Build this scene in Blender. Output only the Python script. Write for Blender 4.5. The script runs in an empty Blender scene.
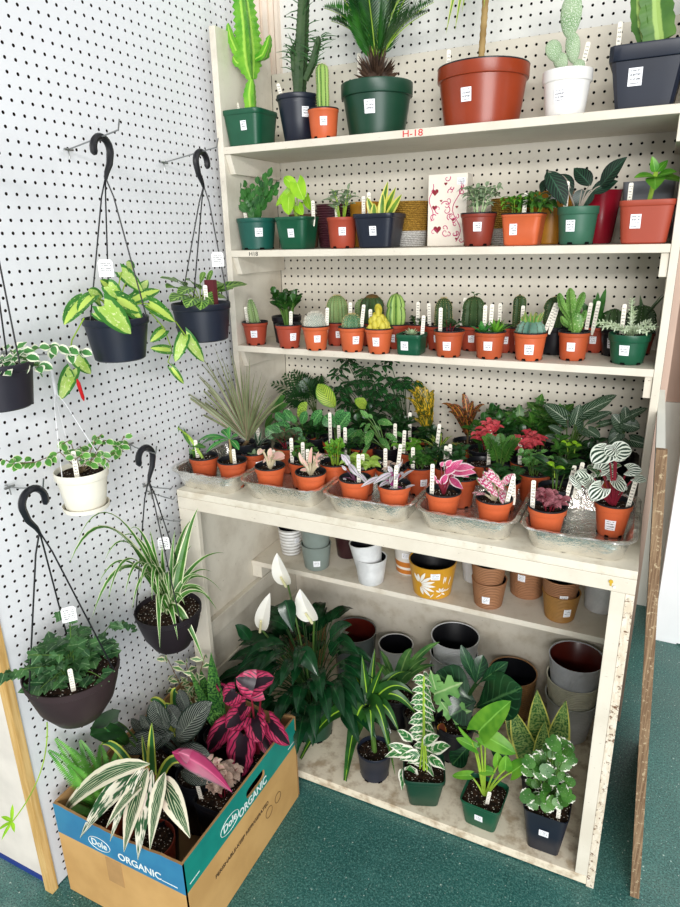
import bpy, bmesh, math, random
from mathutils import Vector, Matrix
PI = math.pi; V = Vector
sc = bpy.context.scene
col = sc.collection
# ------------------------------------------------------------------ camera
YAW, PITCH, ROLL = -0.453554079, -0.323744257, -0.0231220805
CAM = V((1.21919609, -1.95472499, 1.58026572)); FPX = 640.787
fw = V((math.sin(YAW)*math.cos(PITCH), math.cos(YAW)*math.cos(PITCH), math.sin(PITCH)))
rt0 = V((math.cos(YAW), -math.sin(YAW), 0)); up0 = rt0.cross(fw)
RT = rt0*math.cos(ROLL)+up0*math.sin(ROLL); UP = -rt0*math.sin(ROLL)+up0*math.cos(ROLL)
cam = bpy.data.cameras.new('camera'); co = bpy.data.objects.new('camera', cam); col.objects.link(co)
co.matrix_world = Matrix(((RT.x, UP.x, -fw.x, CAM.x), (RT.y, UP.y, -fw.y, CAM.y), (RT.z, UP.z, -fw.z, CAM.z), (0, 0, 0, 1)))
cam.sensor_fit = 'HORIZONTAL'; cam.sensor_width = 36; cam.lens = 36*FPX/680; cam.clip_start = .02
sc.camera = co
# ------------------------------------------------------------------ world, lights, exposure
w = bpy.data.worlds.new('world'); sc.world = w; w.use_nodes = True
bg = w.node_tree.nodes['Background']; bg.inputs[0].default_value = (.93, .97, 1, 1); bg.inputs[1].default_value = .47
def area(name, loc, target, sx, sy, power, color):
    l = bpy.data.lights.new(name, 'AREA'); l.shape = 'RECTANGLE'; l.size = sx; l.size_y = sy; l.energy = power; l.color = color
    o = bpy.data.objects.new(name, l); col.objects.link(o); o.location = loc
    o.rotation_euler = (V(target)-V(loc)).to_track_quat('-Z', 'Y').to_euler(); return o
area('ceiling_tube_far', (2.2, -5.2, 2.75), (.6, 0, 1.0), 2.4, .45, 135, (1, .985, .96))
area('ceiling_tube_front', (1.6, -1.7, 3.1), (.6, -.3, .7), 1.4, .3, 4, (1, .98, .95))
area('ceiling_tube_right', (2.7, -.1, 3.0), (.1, -.8, .9), .5, 1.3, 11, (1, .98, .95))
area('added_fill_front_right', (3.2, -4.3, 1.25), (.5, -.4, .4), 2.6, 1.7, 125, (.97, .99, 1))  # added fill without a known source, brightens left wall and lower interior
vs = sc.view_settings; vs.view_transform = 'Standard'; vs.look = 'None'; vs.gamma = 1; vs.use_curve_mapping = False; vs.exposure = 0.16
# ------------------------------------------------------------------ helpers
def at(px, py, x=None, y=None, z=None):
    """the point of the plane x=, y= or z= that shows at this spot of the photograph"""
    d = fw+RT*((px-340)/FPX)-UP*((py-453.5)/FPX)
    if x is not None: t = (x-CAM.x)/d.x
    elif y is not None: t = (y-CAM.y)/d.y
    else: t = (z-CAM.z)/d.z
    return CAM+d*t
def lin(h):
    h = h.lstrip('#'); o = []
    for i in (0, 2, 4):
        c = int(h[i:i+2], 16)/255; o.append(c/12.92 if c <= .04045 else ((c+.055)/1.055)**2.4)
    return (*o, 1)
class NT:
    def __init__(s, name, rough=.6, spec=.4):
        s.m = bpy.data.materials.new(name); s.m.use_nodes = True; s.t = s.m.node_tree
        s.b = s.t.nodes['Principled BSDF']; s.b.inputs['Roughness'].default_value = rough
        s.b.inputs['Specular IOR Level'].default_value = spec
    def n(s, typ, **k):
        o = s.t.nodes.new(typ)
        for a, b in k.items(): setattr(o, a, b)
        return o
    def l(s, a, b): s.t.links.new(a, b)
    def put(s, sock, v):
        if isinstance(v, bpy.types.NodeSocket): s.l(v, sock)
        else: sock.default_value = v
    def math(s, op, a, b=0., clamp=False):
        o = s.n('ShaderNodeMath', operation=op, use_clamp=clamp); s.put(o.inputs[0], a); s.put(o.inputs[1], b); return o.outputs[0]
    def mix(s, f, a, b):
        o = s.n('ShaderNodeMix', data_type='RGBA'); s.put(o.inputs['Factor'], f); s.put(o.inputs[6], a); s.put(o.inputs[7], b); return o.outputs[2]
    def step(s, v, e, w=.03):
        o = s.n('ShaderNodeMapRange', interpolation_type='SMOOTHSTEP'); s.put(o.inputs[0], v)
        o.inputs[1].default_value = e-w; o.inputs[2].default_value = e+w; return o.outputs[0]
    def noise(s, vec, scale, detail=3, rough=.5):
        o = s.n('ShaderNodeTexNoise'); o.inputs['Scale'].default_value = scale; o.inputs['Detail'].default_value = detail
        o.inputs['Roughness'].default_value = rough; s.l(vec, o.inputs['Vector']); return o.outputs[0]
    def mapping(s, vec, sx, sy, sz):
        o = s.n('ShaderNodeVectorMath', operation='MULTIPLY'); s.l(vec, o.inputs[0]); o.inputs[1].default_value = (sx, sy, sz); return o.outputs[0]
    def coord(s, k='Object'): return s.n('ShaderNodeTexCoord').outputs[k]
    def pos(s): return s.n('ShaderNodeNewGeometry').outputs['Position']
    def uv(s):
        o = s.n('ShaderNodeSeparateXYZ'); s.l(s.coord('UV'), o.inputs[0]); return o.outputs[0], o.outputs[1]
    def color(s, c): s.put(s.b.inputs['Base Color'], c); return s
    def bump(s, h, strength=.3, dist=.002):
        o = s.n('ShaderNodeBump'); o.inputs['Strength'].default_value = strength; o.inputs['Distance'].default_value = dist
        s.l(h, o.inputs['Height']); s.l(o.outputs[0], s.b.inputs['Normal']); return s
def plain(name, c, rough=.6, spec=.4, var=.12, scale=30, metal=0):
    m = NT(name, rough, spec); c = lin(c); d = tuple(x*(1-var) for x in c[:3])+(1,)
    m.color(m.mix(m.step(m.noise(m.pos(), scale, 4), .5, .22), c, d)); m.b.inputs['Metallic'].default_value = metal
    return m.m
def leafmat(name, base, base2=None, edge=None, ew=.75, mid=None, mw=.08, vein=None, vn=9, vw=.25, vk=.35, blotch=None, bt=.55, bs=6, band=None, rough=.38, under=None, tip=None, en=.25, radial=0):
    """leaf colour from its own length (u) and width (v): margin, midrib, side veins, blotches, cross bands"""
    m = NT(name, rough, .45); u, v = m.uv(); uvv = m.coord('UV')
    a = m.math('MULTIPLY', m.math('ABSOLUTE', m.math('SUBTRACT', v, .5)), 2)
    nz = m.noise(m.mapping(uvv, 2.2, 3, 1), 3.5, 3)
    oi = m.n('ShaderNodeObjectInfo').outputs['Random']
    b = lin(base); b2 = lin(base2) if base2 else tuple(min(1, x*1.55) for x in b[:3])+(1,)
    c = m.mix(m.step(m.noise(m.pos(), 22, 2), .5, .2), b, b2)
    if band: c = m.mix(m.step(m.noise(m.mapping(uvv, 14, 2.5, 1), 3, 2), .5, .06), c, lin(band))
    if blotch: c = m.mix(m.step(m.noise(m.mapping(uvv, 1.6, 1.6, 1), bs, 2), bt, .04), c, lin(blotch))
    if vein:
        ph = m.math('FRACT', m.math('MULTIPLY', m.math('SUBTRACT', u, m.math('MULTIPLY', a, vk)), vn))
        if radial: ph = m.math('FRACT', m.math('ADD', m.math('ADD', m.math('MULTIPLY', m.math('DIVIDE', m.math('SUBTRACT', v, .5), m.math('ADD', u, .22)), radial), m.math('MULTIPLY', nz, .25)), 64.375))
        tri = m.math('ABSOLUTE', m.math('SUBTRACT', ph, .5))
        f = m.step(tri, .5-vw/2, .05); f = m.math('MULTIPLY', f, m.step(m.math('SUBTRACT', 1, a), .12, .05)); c = m.mix(f, c, lin(vein))
    if mid: c = m.mix(m.step(m.math('SUBTRACT', 1, m.math('ADD', a, m.math('MULTIPLY', m.math('SUBTRACT', nz, .5), .12))), 1-mw, .05), c, lin(mid))
    if edge:
        e = m.math('ADD', a, m.math('MULTIPLY', m.math('SUBTRACT', nz, .5), en*2))
        c = m.mix(m.step(e, ew, .05), c, lin(edge))
    if under:
        bf = m.n('ShaderNodeNewGeometry').outputs['Backfacing']; c = m.mix(bf, c, lin(under))
    m.color(c)
    tr = m.n('ShaderNodeBsdfTranslucent'); m.l(c if isinstance(c, bpy.types.NodeSocket) else c, tr.inputs[0])
    mx = m.n('ShaderNodeMixShader'); mx.inputs[0].default_value = .22
    m.l(m.b.outputs[0], mx.inputs[1]); m.l(tr.outputs[0], mx.inputs[2]); m.l(mx.outputs[0], m.t.nodes['Material Output'].inputs[0])
    return m.m
# --- materials of the setting and the furniture
def painted_wood(name, c, dirt, amt=.6, sc_=7):
    m = NT(name, .55, .3); p = m.pos(); c = lin(c)
    k = m.mix(m.step(m.noise(p, sc_, 5, .6), amt, .14), c, lin(dirt))
    k = m.mix(m.step(m.noise(m.mapping(p, 1, 1, 2.5), 70, 4, .7), .70, .05), k, lin('#8a7a68'))
    m.color(k); m.bump(m.noise(p, 60, 4), .25, .0015); return m.m
CREAM = painted_wood('cream_paint', '#dcd4c4', '#d3cab9', .56)
CREAMD = painted_wood('worn_cream_paint', '#ddd5c6', '#c9beab', .58, 14)
BOARD = painted_wood('scuffed_bottom_board', '#e6dac3', '#b5a186', .56, 26)
TABLE = painted_wood('stained_cream_paint', '#ddd6c5', '#c9bea9', .6, 20)
SIDE = painted_wood('side_cream_paint', '#e0d9ca', '#cbc2b2', .55, 6)
PEGC = plain('cream_pegboard', '#dcd5c6', .6, .3, .07, 6)
PEGW = plain('white_pegboard', '#e6e7ea', .45, .4, .05, 4)
PEGB = plain('upper_white_pegboard', '#e4e3de', .5, .35, .07, 4)
DARK = plain('opening_shade_black', '#0d0b0b', .95, .1)  # near-black colour stands in for the shade inside holes and slots
HOLE = plain('raw_hardboard', '#2e2019', .9, .1)
WALLC = plain('pale_drywall', '#e9e1d6', .8, .2, .16, 9)
TAN = plain('tan_wall_paint', '#c9ad9c', .7, .2, .1, 5)
GREENW = plain('grey_green_white_paint', '#dfe0d6', .6, .3, .08, 6)
POSTW = plain('white_enamel', '#f2f4f5', .35, .5, .05, 5)
TRIMC = plain('pinkish_cream_trim', '#ecdccb', .5, .3, .08, 8)
BLUE = plain('blue_paint', '#27408a', .6, .3)
def batten_mat():
    m = NT('pine_batten', .6, .3); p = m.mapping(m.pos(), 30, 30, 2.2)
    m.color(m.mix(m.step(m.noise(p, 3, 4, .6), .5, .2), lin('#e0bd80'), lin('#c49a58'))); return m.m
PINE = batten_mat()
def ply_mat(name, axis, a, b, c3):
    m = NT(name, .8, .2); p = m.mapping(m.pos(), *axis)
    k = m.mix(m.step(m.noise(p, 2.5, 5, .65), .48, .16), lin(a), lin(b))
    m.color(m.mix(m.step(m.noise(m.pos(), 90, 4, .7), .6, .05), k, lin(c3))); m.bump(m.noise(p, 5, 4), .6, .003); return m.m
PLYE = ply_mat('weathered_plywood_edge', (90, 90, 3), '#9c8265', '#6d543f', '#b7a384')
CHIP = ply_mat('chipped_raw_edge', (40, 40, 14), '#e6dccb', '#d2c3ac', '#6d4e38')
def floor_mat():
    m = NT('teal_painted_concrete', .38, .45); p = m.pos()
    k = m.mix(m.step(m.noise(p, 3.2, 5, .6), .5, .2), lin('#286560'), lin('#1b4f4c'))
    k = m.mix(m.step(m.noise(p, 13, 5, .7), .6, .14), k, lin('#3a706b'))
    sp = m.n('ShaderNodeSeparateXYZ'); m.l(p, sp.inputs[0])
    wear = m.math('ADD', m.math('MULTIPLY', m.math('ADD', sp.outputs[0], .35), -2.2), m.math('MULTIPLY', m.noise(p, 9, 5, .7), 1.6))
    k = m.mix(m.math('MULTIPLY', m.step(wear, .45, .5), .62), k, lin('#a9bdb6'))
    wr = m.math('ADD', m.math('MULTIPLY', m.math('SUBTRACT', sp.outputs[0], 1.5), 1.6), m.math('MULTIPLY', m.noise(p, 7, 5, .7), 1.2)); k = m.mix(m.math('MULTIPLY', m.step(wr, .5, .5), .7), k, lin('#667a70'))
    k = m.mix(m.step(m.noise(p, 170, 4, .75), .54, .10), k, lin('#5d8f87')); k = m.mix(m.step(m.noise(p, 260, 3, .7), .44, .1), lin('#143c3b'), k)
    k = m.mix(m.step(m.noise(p, 150, 3, .6), .69, .02), k, lin('#cfdcd4'))
    v = m.n('ShaderNodeTexVoronoi'); v.inputs['Scale'].default_value = 26; m.l(p, v.inputs['Vector'])
    k = m.mix(m.math('SUBTRACT', 1, m.step(v.outputs['Distance'], .055, .02)), k, lin('#b7c8bf'))
    m.color(k); m.bump(m.noise(p, 120, 3), .2, .001); return m.m
FLOOR = floor_mat()
# --- materials of pots and so on
def ribbed(name, c, rough, n, axis='z', dirt=.12, strength=.6, c2=None, spec=.4):
    m = NT(name, rough, spec); p = m.coord('Object'); s = m.n('ShaderNodeSeparateXYZ'); m.l(p, s.inputs[0])
    wv = m.math('SINE', m.math('MULTIPLY', s.outputs[2], n)); c = lin(c); d = lin(c2) if c2 else tuple(x*(1-dirt) for x in c[:3])+(1,)
    m.color(m.mix(m.step(m.noise(m.pos(), 40, 3), .5, .2), c, d)); m.bump(wv, strength, .002); return m.m
TERRA = plain('terracotta_plastic', '#b85530', .42, .4, .12, 25)
TERRAL = plain('orange_terracotta_plastic', '#cc6238', .42, .4, .1, 25)
TERRAD = plain('brown_red_plastic', '#863627', .38, .45, .12, 25)
TERRAG = plain('glossy_rust_plastic', '#96391a', .28, .5, .15, 14)
TERRAR = plain('salmon_red_plastic', '#a3432d', .5, .4, .08, 14)
BLK = plain('black_plastic', '#181a20', .35, .45, .2, 25)
NAVY = plain('blue_black_plastic', '#1b2130', .38, .45, .18, 20)
GRN = plain('dark_green_plastic', '#16543a', .38, .45, .15, 25)
GRND = plain('deep_green_plastic', '#17412f', .36, .45, .12, 14)
GRNL = plain('grey_green_plastic', '#376650', .45, .4, .12, 20)
TEALG = plain('teal_green_plastic', '#18564b', .4, .4, .12, 20)
WHT = plain('white_plastic', '#f0eeea', .4, .4, .04)
WHTC = plain('off_white_plastic', '#efeada', .4, .4, .06)
CHAR = plain('charcoal_brown_plastic', '#37292b', .5, .35, .12, 20)
CHAR2 = plain('black_brown_plastic', '#231d22', .5, .35, .12, 20)
def soil_mat():
    m = NT('potting_soil', .95, .15); p = m.pos()
    k = m.mix(m.step(m.noise(p, 120, 4, .7), .5, .15), lin('#1a120d'), lin('#3d2a1d'))
    v = m.n('ShaderNodeTexVoronoi'); v.inputs['Scale'].default_value = 150; m.l(p, v.inputs['Vector'])
    k = m.mix(m.math('SUBTRACT', 1, m.step(v.outputs['Distance'], .22, .05)), k, lin('#d8d2c6'))
    k = m.mix(m.step(m.noise(p, 60, 2), .57, .05), k, lin('#1c130e'))
    m.color(k); m.bump(m.noise(p, 150, 4), .9, .004); return m.m
SOIL = soil_mat()
def print_mat(name, paper, rows, dens, ink='#23232b'):
    m = NT(name, .6, .3); u, v = m.uv(); uvv = m.coord('UV')
    ln = m.math('FRACT', m.math('MULTIPLY', u, rows)); ln = m.math('MULTIPLY', m.step(ln, .3, .05), m.math('SUBTRACT', 1, m.step(ln, .75, .05)))
    ins = m.math('MULTIPLY', m.step(m.math('SUBTRACT', .5, m.math('ABSOLUTE', m.math('SUBTRACT', v, .5))), .13, .02), m.step(m.math('SUBTRACT', .5, m.math('ABSOLUTE', m.math('SUBTRACT', u, .5))), .12, .02))
    off = m.n('ShaderNodeVectorMath', operation='ADD'); m.l(m.mapping(uvv, rows*1.6, 9, 1), off.inputs[0]); m.l(m.pos(), off.inputs[1])
    f = m.math('MULTIPLY', m.math('MULTIPLY', ln, ins), m.step(m.noise(off.outputs[0], 1.5, 2), dens, .03))
    m.color(m.mix(m.math('MULTIPLY', f, .85), lin(paper), lin(ink))); return m.m
STICK = print_mat('printed_sticker', '#f6f6fa', 4, .48)
STAKE = print_mat('handwritten_stake', '#efe9da', 10, .5, '#33333c')
CARDTAG = print_mat('printed_hang_tag', '#f7f7f7', 7, .45)
WIRE = plain('galvanised_wire', '#9a9c9c', .35, .6, .1, 40, .85)
def foil_mat():
    m = NT('aluminium_foil', .24, .6); m.b.inputs['Metallic'].default_value = .9; p = m.pos()
    m.color(m.mix(m.step(m.noise(p, 25, 4), .5, .2), lin('#f3f1ea'), lin('#dddad2'))); m.bump(m.noise(p, 30, 5, .6), 1, .007); return m.m
FOIL = foil_mat()
def fade(name, c1, c2, z0, rough=.4):
    m = NT(name, rough, .45); s = m.n('ShaderNodeSeparateXYZ'); m.l(m.coord('Object'), s.inputs[0])
    m.color(m.mix(m.step(s.outputs[2], z0, .0015), lin(c1), lin(c2))); return m
STEM = leafmat('green_stem', '#4c6b2d'); STEMR = leafmat('red_stem', '#7a1f2e'); STEMB = leafmat('brown_stem', '#6d5a3f'); STEMD = leafmat('dark_green_stem', '#26451f')
STEMW = leafmat('pale_stem', '#b6a98c'); STEMY = leafmat('yellow_green_stem', '#8fae3a')
# --- mesh builder
ORG = {}
def empty(name, loc, label, cat, group=None):
    o = bpy.data.objects.new(name, None); col.objects.link(o); o.location = loc; o.empty_display_size = .02
    ORG[o] = V(loc); o['label'] = label; o['category'] = cat
    if group: o['group'] = group
    return o
class MB:
    def __init__(s): s.v = []; s.f = []; s.uv = []; s.mi = []
    def add(s, vs_, fs, uvs=None, mi=0):
        o = len(s.v); s.v += [tuple(p) for p in vs_]
        for f in fs:
            s.f.append([i+o for i in f]); s.uv.append([uvs[i] for i in f] if uvs else None); s.mi.append(mi)
    def box(s, a, b, mi=0, ch=0):
        x0, y0, z0 = a; x1, y1, z1 = b
        vs_ = [(x, y, z) for z in (z0, z1) for y in (y0, y1) for x in (x0, x1)]
        s.add(vs_, [(0, 2, 3, 1), (4, 5, 7, 6), (0, 1, 5, 4), (2, 6, 7, 3), (0, 4, 6, 2), (1, 3, 7, 5)], None, mi)
    def prism(s, pts, off, mi=0):
        n = len(pts); off = V(off); vs_ = [V(p) for p in pts]+[V(p)+off for p in pts]
        fs = [list(range(n))[::-1], list(range(n, 2*n))]+[(i, (i+1) % n, n+(i+1) % n, n+i) for i in range(n)]
        s.add(vs_, fs, None, mi)
    def lathe(s, c, prof, n=28, mi=None, sq=0, rot=0, cap0=True, cap1=False, axis=None, oval=1):
        """prof: list of (radius, z[, material]); sq>0 makes the section a rounded square"""
        c = V(c); vs_ = []; fs = []; ms = []; uvs = []
        for j, p in enumerate(prof):
            for i in range(n):
                t = 2*PI*i/n+PI/n*(sq > 0); x, y = math.cos(t), math.sin(t)
                if sq: e = 2/sq; k = 1/((abs(x)**sq+abs(y)**sq)**(1/sq)); x *= k; y *= k
                x, y = x*math.cos(rot)-y*math.sin(rot), x*math.sin(rot)+y*math.cos(rot)
                q = V((p[0]*x, p[0]*y*oval, p[1]))
                if axis is not None: q = axis @ q
                vs_.append(c+q); uvs.append((i/n, j/len(prof)))
        for j in range(len(prof)-1):
            m_ = prof[j][2] if len(prof[j]) > 2 else (mi or 0)
            for i in range(n):
                s_ = (j*n+i, j*n+(i+1) % n, (j+1)*n+(i+1) % n, (j+1)*n+i); fs.append(s_); ms.append(m_)
        o = len(s.v); s.v += [tuple(p) for p in vs_]
        for f, m_ in zip(fs, ms): s.f.append([i+o for i in f]); s.uv.append([uvs[i] for i in f]); s.mi.append(m_)
        if cap0: s.f.append([o+i for i in range(n)][::-1]); s.uv.append(None); s.mi.append(ms[0])
        if cap1: s.f.append([o+(len(prof)-1)*n+i for i in range(n)]); s.uv.append(None); s.mi.append(ms[-1])
    def tube(s, pts, r, n=6, mi=0, cap=True):
        pts = [V(p) for p in pts]; rs = r if isinstance(r, (list, tuple)) else [r]*len(pts); vs_ = []; uvs = []
        up = V((0, 0, 1)) if abs((pts[-1]-pts[0]).normalized().z) < .9 else V((1, 0, 0)); a = None
        for j, p in enumerate(pts):
            t = (pts[min(j+1, len(pts)-1)]-pts[max(j-1, 0)])
            if t.length < 1e-9: t = V((0, 0, 1))
            t.normalize()
            a = (t.cross(up) if a is None else a-t*a.dot(t))
            if a.length < 1e-6: a = t.orthogonal()
            a.normalize(); b = t.cross(a)
            for i in range(n):
                q = 2*PI*i/n; vs_.append(p+(a*math.cos(q)+b*math.sin(q))*rs[j]); uvs.append((j/max(1, len(pts)-1), i/n))
        fs = [(j*n+i, j*n+(i+1) % n, (j+1)*n+(i+1) % n, (j+1)*n+i) for j in range(len(pts)-1) for i in range(n)]
        if cap: fs += [list(range(n))[::-1], [(len(pts)-1)*n+i for i in range(n)]]
        s.add(vs_, fs, uvs, mi)
    def ribbon(s, pts, W, shape='ovate', nrm=(0, 0, 1), fold=.2, mi=0, wave=0, lobe=0, cross=2, waven=5, twist=0, slices=None):
        """a leaf blade along the path pts; W full width"""
        pts = [V(p) for p in pts]; nrm = V(nrm); N = len(pts)-1; vs_ = []; uvs = []; T = [k/cross-1 for k in range(2*cross+1)]
        for j, p in enumerate(pts):
            t = (pts[min(j+1, N)]-pts[max(j-1, 0)])
            if t.length < 1e-9: t = V((0, 0, 1))
            t.normalize(); sd = t.cross(nrm)
            if sd.length < 1e-4: sd = t.orthogonal()
            sd.normalize(); nn = sd.cross(t)
            u = j/N
            if twist:
                a = twist*u; sd, nn = sd*math.cos(a)+nn*math.sin(a), nn*math.cos(a)-sd*math.sin(a)
            h = W/2*wid(shape, u)
            L = (pts[-1]-pts[0]).length
            for k in T:
                q = p+sd*(k*h)+nn*(abs(k)*h*fold)
                if lobe: q = q-t*(lobe*L*abs(k)**1.3*(1-u)**3)
                if wave: q = q+nn*(math.sin(u*waven*2*PI+(k > 0)*1.3)*wave*abs(k)*W)
                vs_.append(q); uvs.append((u, (k+1)/2))
        m = len(T); fs = [(j*m+i, j*m+i+1, (j+1)*m+i+1, (j+1)*m+i) for j in range(N) for i in range(m-1)]
        s.add(vs_, fs, uvs, mi)
    def outline(s, c, d, nrm, L, pts, mi=0, cup=.1, droop=.15):
        """a lobed leaf: outline pts (along, across) in leaf lengths from the stalk"""
        c = V(c); d = V(d).normalized(); sd = d.cross(V(nrm))
        if sd.length < 1e-4: sd = d.orthogonal()
        sd.normalize(); n = sd.cross(d); full = list(pts)+[(a, -b) for a, b in reversed(pts) if abs(b) > 1e-6]
        mx = max(abs(b) for a, b in pts)
        f3 = lambda a, b: c+d*(a*L)+sd*(b*L)+n*((abs(b)*cup-droop*a*a)*L)
        vs_ = [f3(a, b) for a, b in full]; k = len(vs_); uvs = [(max(0, min(1, a)), .5+.5*b/mx) for a, b in full]
        ctr = [f3(.3, 0), f3(0.02, 0)]; vs_.append(ctr[0]); uvs.append((.3, .5))
        s.add(vs_, [(i, (i+1) % k, k) for i in range(k)], uvs, mi)
    def build(s, name, mats, parent=None, smooth=True, bevel=0):
        me = bpy.data.meshes.new(name); o = bpy.data.objects.new(name, me); col.objects.link(o)
        org = ORG.get(parent, V((0, 0, 0))) if parent else V((0, 0, 0))
        me.from_pydata([(v[0]-org.x, v[1]-org.y, v[2]-org.z) for v in s.v], [], s.f)
        for m in (mats if isinstance(mats, (list, tuple)) else [mats]): me.materials.append(m)
        if any(u is not None for u in s.uv):
            ul = me.uv_layers.new(name='UVMap').data; k = 0
            for u, f in zip(s.uv, s.f):
                for i in range(len(f)):
                    if u: ul[k].uv = u[i]
                    k += 1
        me.polygons.foreach_set('material_index', s.mi)
        if smooth: me.polygons.foreach_set('use_smooth', [True]*len(s.f))
        me.update()
        if smooth: me.set_sharp_from_angle(angle=math.radians(38))
        if parent: o.parent = parent; ORG[o] = org
        if bevel:
            b = o.modifiers.new('bevel', 'BEVEL'); b.width = bevel; b.segments = 2; b.limit_method = 'ANGLE'
        return o
def wid(shape, u):
    if shape == 'ovate': return math.sin(PI*min(1, u**.62))**.85 if 0 < u < 1 else 0.02
    if shape == 'heart': return max(.01, 1.72*(u+.06)**.35*(1-u)**.72)
    if shape == 'lance': return math.sin(PI*u**.8)**.9 if 0 < u < 1 else .03
    if shape == 'elliptic': return math.sin(PI*u)**.65 if 0 < u < 1 else .04
    if shape == 'round': return math.sqrt(max(0, 1-(2*u-1)**2)) if 0 < u < 1 else .1
    if shape == 'strap': return min(1, .45+u*3)*(1-u**3.5)+.01
    if shape == 'blade': return (.8+.2*math.sin(PI*min(1, u*1.6)))*(1-u**2.2)+.01
    if shape == 'obovate': return math.sin(PI*u**1.5)**.8 if 0 < u < 1 else .06
    if shape == 'snake': return (.62+.38*math.sin(PI*u**.8))*(1-u**5)+.005
    if shape == 'spathe': return math.sin(PI*u**.75)**.75 if 0 < u < 1 else .02
    return 1-u
def bez(a, b, c, n=8):
    a, b, c = V(a), V(b), V(c); return [a*(1-t)**2+b*2*t*(1-t)+c*t*t for t in [i/n for i in range(n+1)]]
def sag(a, b, k, n=8):
    """arched path from a to b, rising k times its length in the middle"""
    a, b = V(a), V(b); return bez(a, (a+b)/2+V((0, 0, 2*k*(b-a).length)), b, n)
def tag(o, label, cat, group=None, kind=None):
    if label: o['label'] = label
    if cat: o['category'] = cat
    if group: o['group'] = group
    if kind: o['kind'] = kind
    return o
def structure(name, mb, mat, smooth=False): o = mb.build(name, mat, None, smooth); o['kind'] = 'structure'; return o
def R(rng, a, b): return a+(b-a)*rng.random()
# ================================================================== THE SETTING
S = .0254
def pegboard(mb, f, u0, u1, v0, v1, hu, hv, r=.0037, th=.004, skip=None):
    """a holed sheet in plane coordinates (u, v); f(u, v, d) gives the point d behind the front"""
    iu0 = math.ceil((u0-hu)/S+.5); iu1 = math.floor((u1-hu)/S-.5); iv0 = math.ceil((v0-hv)/S+.5); iv1 = math.floor((v1-hv)/S-.5)
    cs = [(math.cos(PI/4*k+PI/8), math.sin(PI/4*k+PI/8)) for k in range(8)]
    for i in range(iu0, iu1+1):
        for j in range(iv0, iv1+1):
            cu, cv = hu+i*S, hv+j*S; h = S/2; o = len(mb.v)
            mb.v += [tuple(f(cu+a, cv+b, 0)) for a, b in ((h, h), (-h, h), (-h, -h), (h, -h))]
            mb.v += [tuple(f(cu+a*r, cv+b*r, 0)) for a, b in cs]; mb.v += [tuple(f(cu+a*r, cv+b*r, th)) for a, b in cs]
            F = [(0, 1, 6, 5), (1, 6, 7), (1, 2, 8, 7), (2, 8, 9), (2, 3, 10, 9), (3, 10, 11), (3, 0, 4, 11), (0, 4, 5)]
            F = [(0, 1, 6, 5), (1, 7, 6), (1, 2, 8, 7), (2, 9, 8), (2, 3, 10, 9), (3, 11, 10), (3, 0, 4, 11), (0, 5, 4)]
            F += [(4+k, 4+(k+1) % 8, 12+(k+1) % 8, 12+k) for k in range(8)]
            for n_, q in enumerate(F): mb.f.append([o+t for t in q]); mb.uv.append(None); mb.mi.append(int(n_ > 7))
    a0, a1 = hu+(iu0-.5)*S, hu+(iu1+.5)*S; b0, b1 = hv+(iv0-.5)*S, hv+(iv1+.5)*S
    for p0, p1, q0, q1 in ((u0, a0, v0, v1), (a1, u1, v0, v1), (a0, a1, v0, b0), (a0, a1, b1, v1)):
        if p1-p0 > 1e-5 and q1-q0 > 1e-5: mb.add([f(p0, q0, 0), f(p1, q0, 0), f(p1, q1, 0), f(p0, q1, 0)], [(0, 1, 2, 3)])
m = MB(); m.box((-1.6, -3.2, -.05), (3.2, 2.6, 0)); structure('floor', m, FLOOR)
m = MB(); pegboard(m, lambda u, v, d: V((-d, u, v)), -1.186, .03, .004, 2.75, -.92747, 1.90995)
structure('wall_left', m, [PEGW, HOLE])
m = MB(); m.box((-.02, -1.184, .005), (-.0055, .03, 2.75)); structure('wall_left_shade_sheet', m, DARK)  # solid dark sheet, its colour paints the shade seen through the holes
m = MB(); pegboard(m, lambda u, v, d: V((u, .03+d, v)), .08, 1.262, 1.9, 2.75, .2523, 1.48829, .0036)
structure('wall_back', m, [PEGB, HOLE])
m = MB(); m.box((-.05, .045, 0), (1.262, .06, 2.75)); structure('wall_back_shade_sheet', m, DARK)  # dark sheet behind the upper pegboard, shade put into its colour
m = MB()                                                # ribbed corner trim between the two pegboards
for x0, x1, y in ((-.002, .02, .012), (.02, .034, .02), (.034, .05, .008), (.05, .066, .018), (.066, .072, .024), (.072, .083, .012)):
    m.box((x0, y, 1.9), (x1, .045, 2.75))
structure('trim_corner', m, TRIMC)
m = MB(); m.box((-.0215, -1.206, 0), (.004, -1.187, 2.75)); structure('trim_batten', m, PINE)
m = MB(); m.box((-1.6, -1.187, .012), (-.0215, -1.176, 2.75)); structure('wall_front_left', m, WALLC)
m = MB(); m.box((-1.6, -1.191, 0), (-.0215, -1.1765, .013)); structure('baseboard_front_left', m, BLUE)
m = MB(); m.box((1.262, .86, 0), (3.2, .9, .93)); structure('trim_wainscot_right', m, GREENW)
m = MB(); m.box((1.2, .87, .93), (3.2, .91, 2.9)); structure('wall_right_far', m, TAN)
m = MB(); m.box((1.262, .045, 0), (1.28, .9, 2.75)); structure('wall_right_return', m, TAN)
m = MB(); m.box((1.372, .6, .008), (1.50, .66, 2.6)); m.box((1.366, .604, .0), (1.46, .655, .02)); structure('trim_door_post', m, POSTW)
m = MB(); m.box((1.5, .62, .1), (2.4, .65, 2.1)); structure('door_1', m, POSTW)
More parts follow.
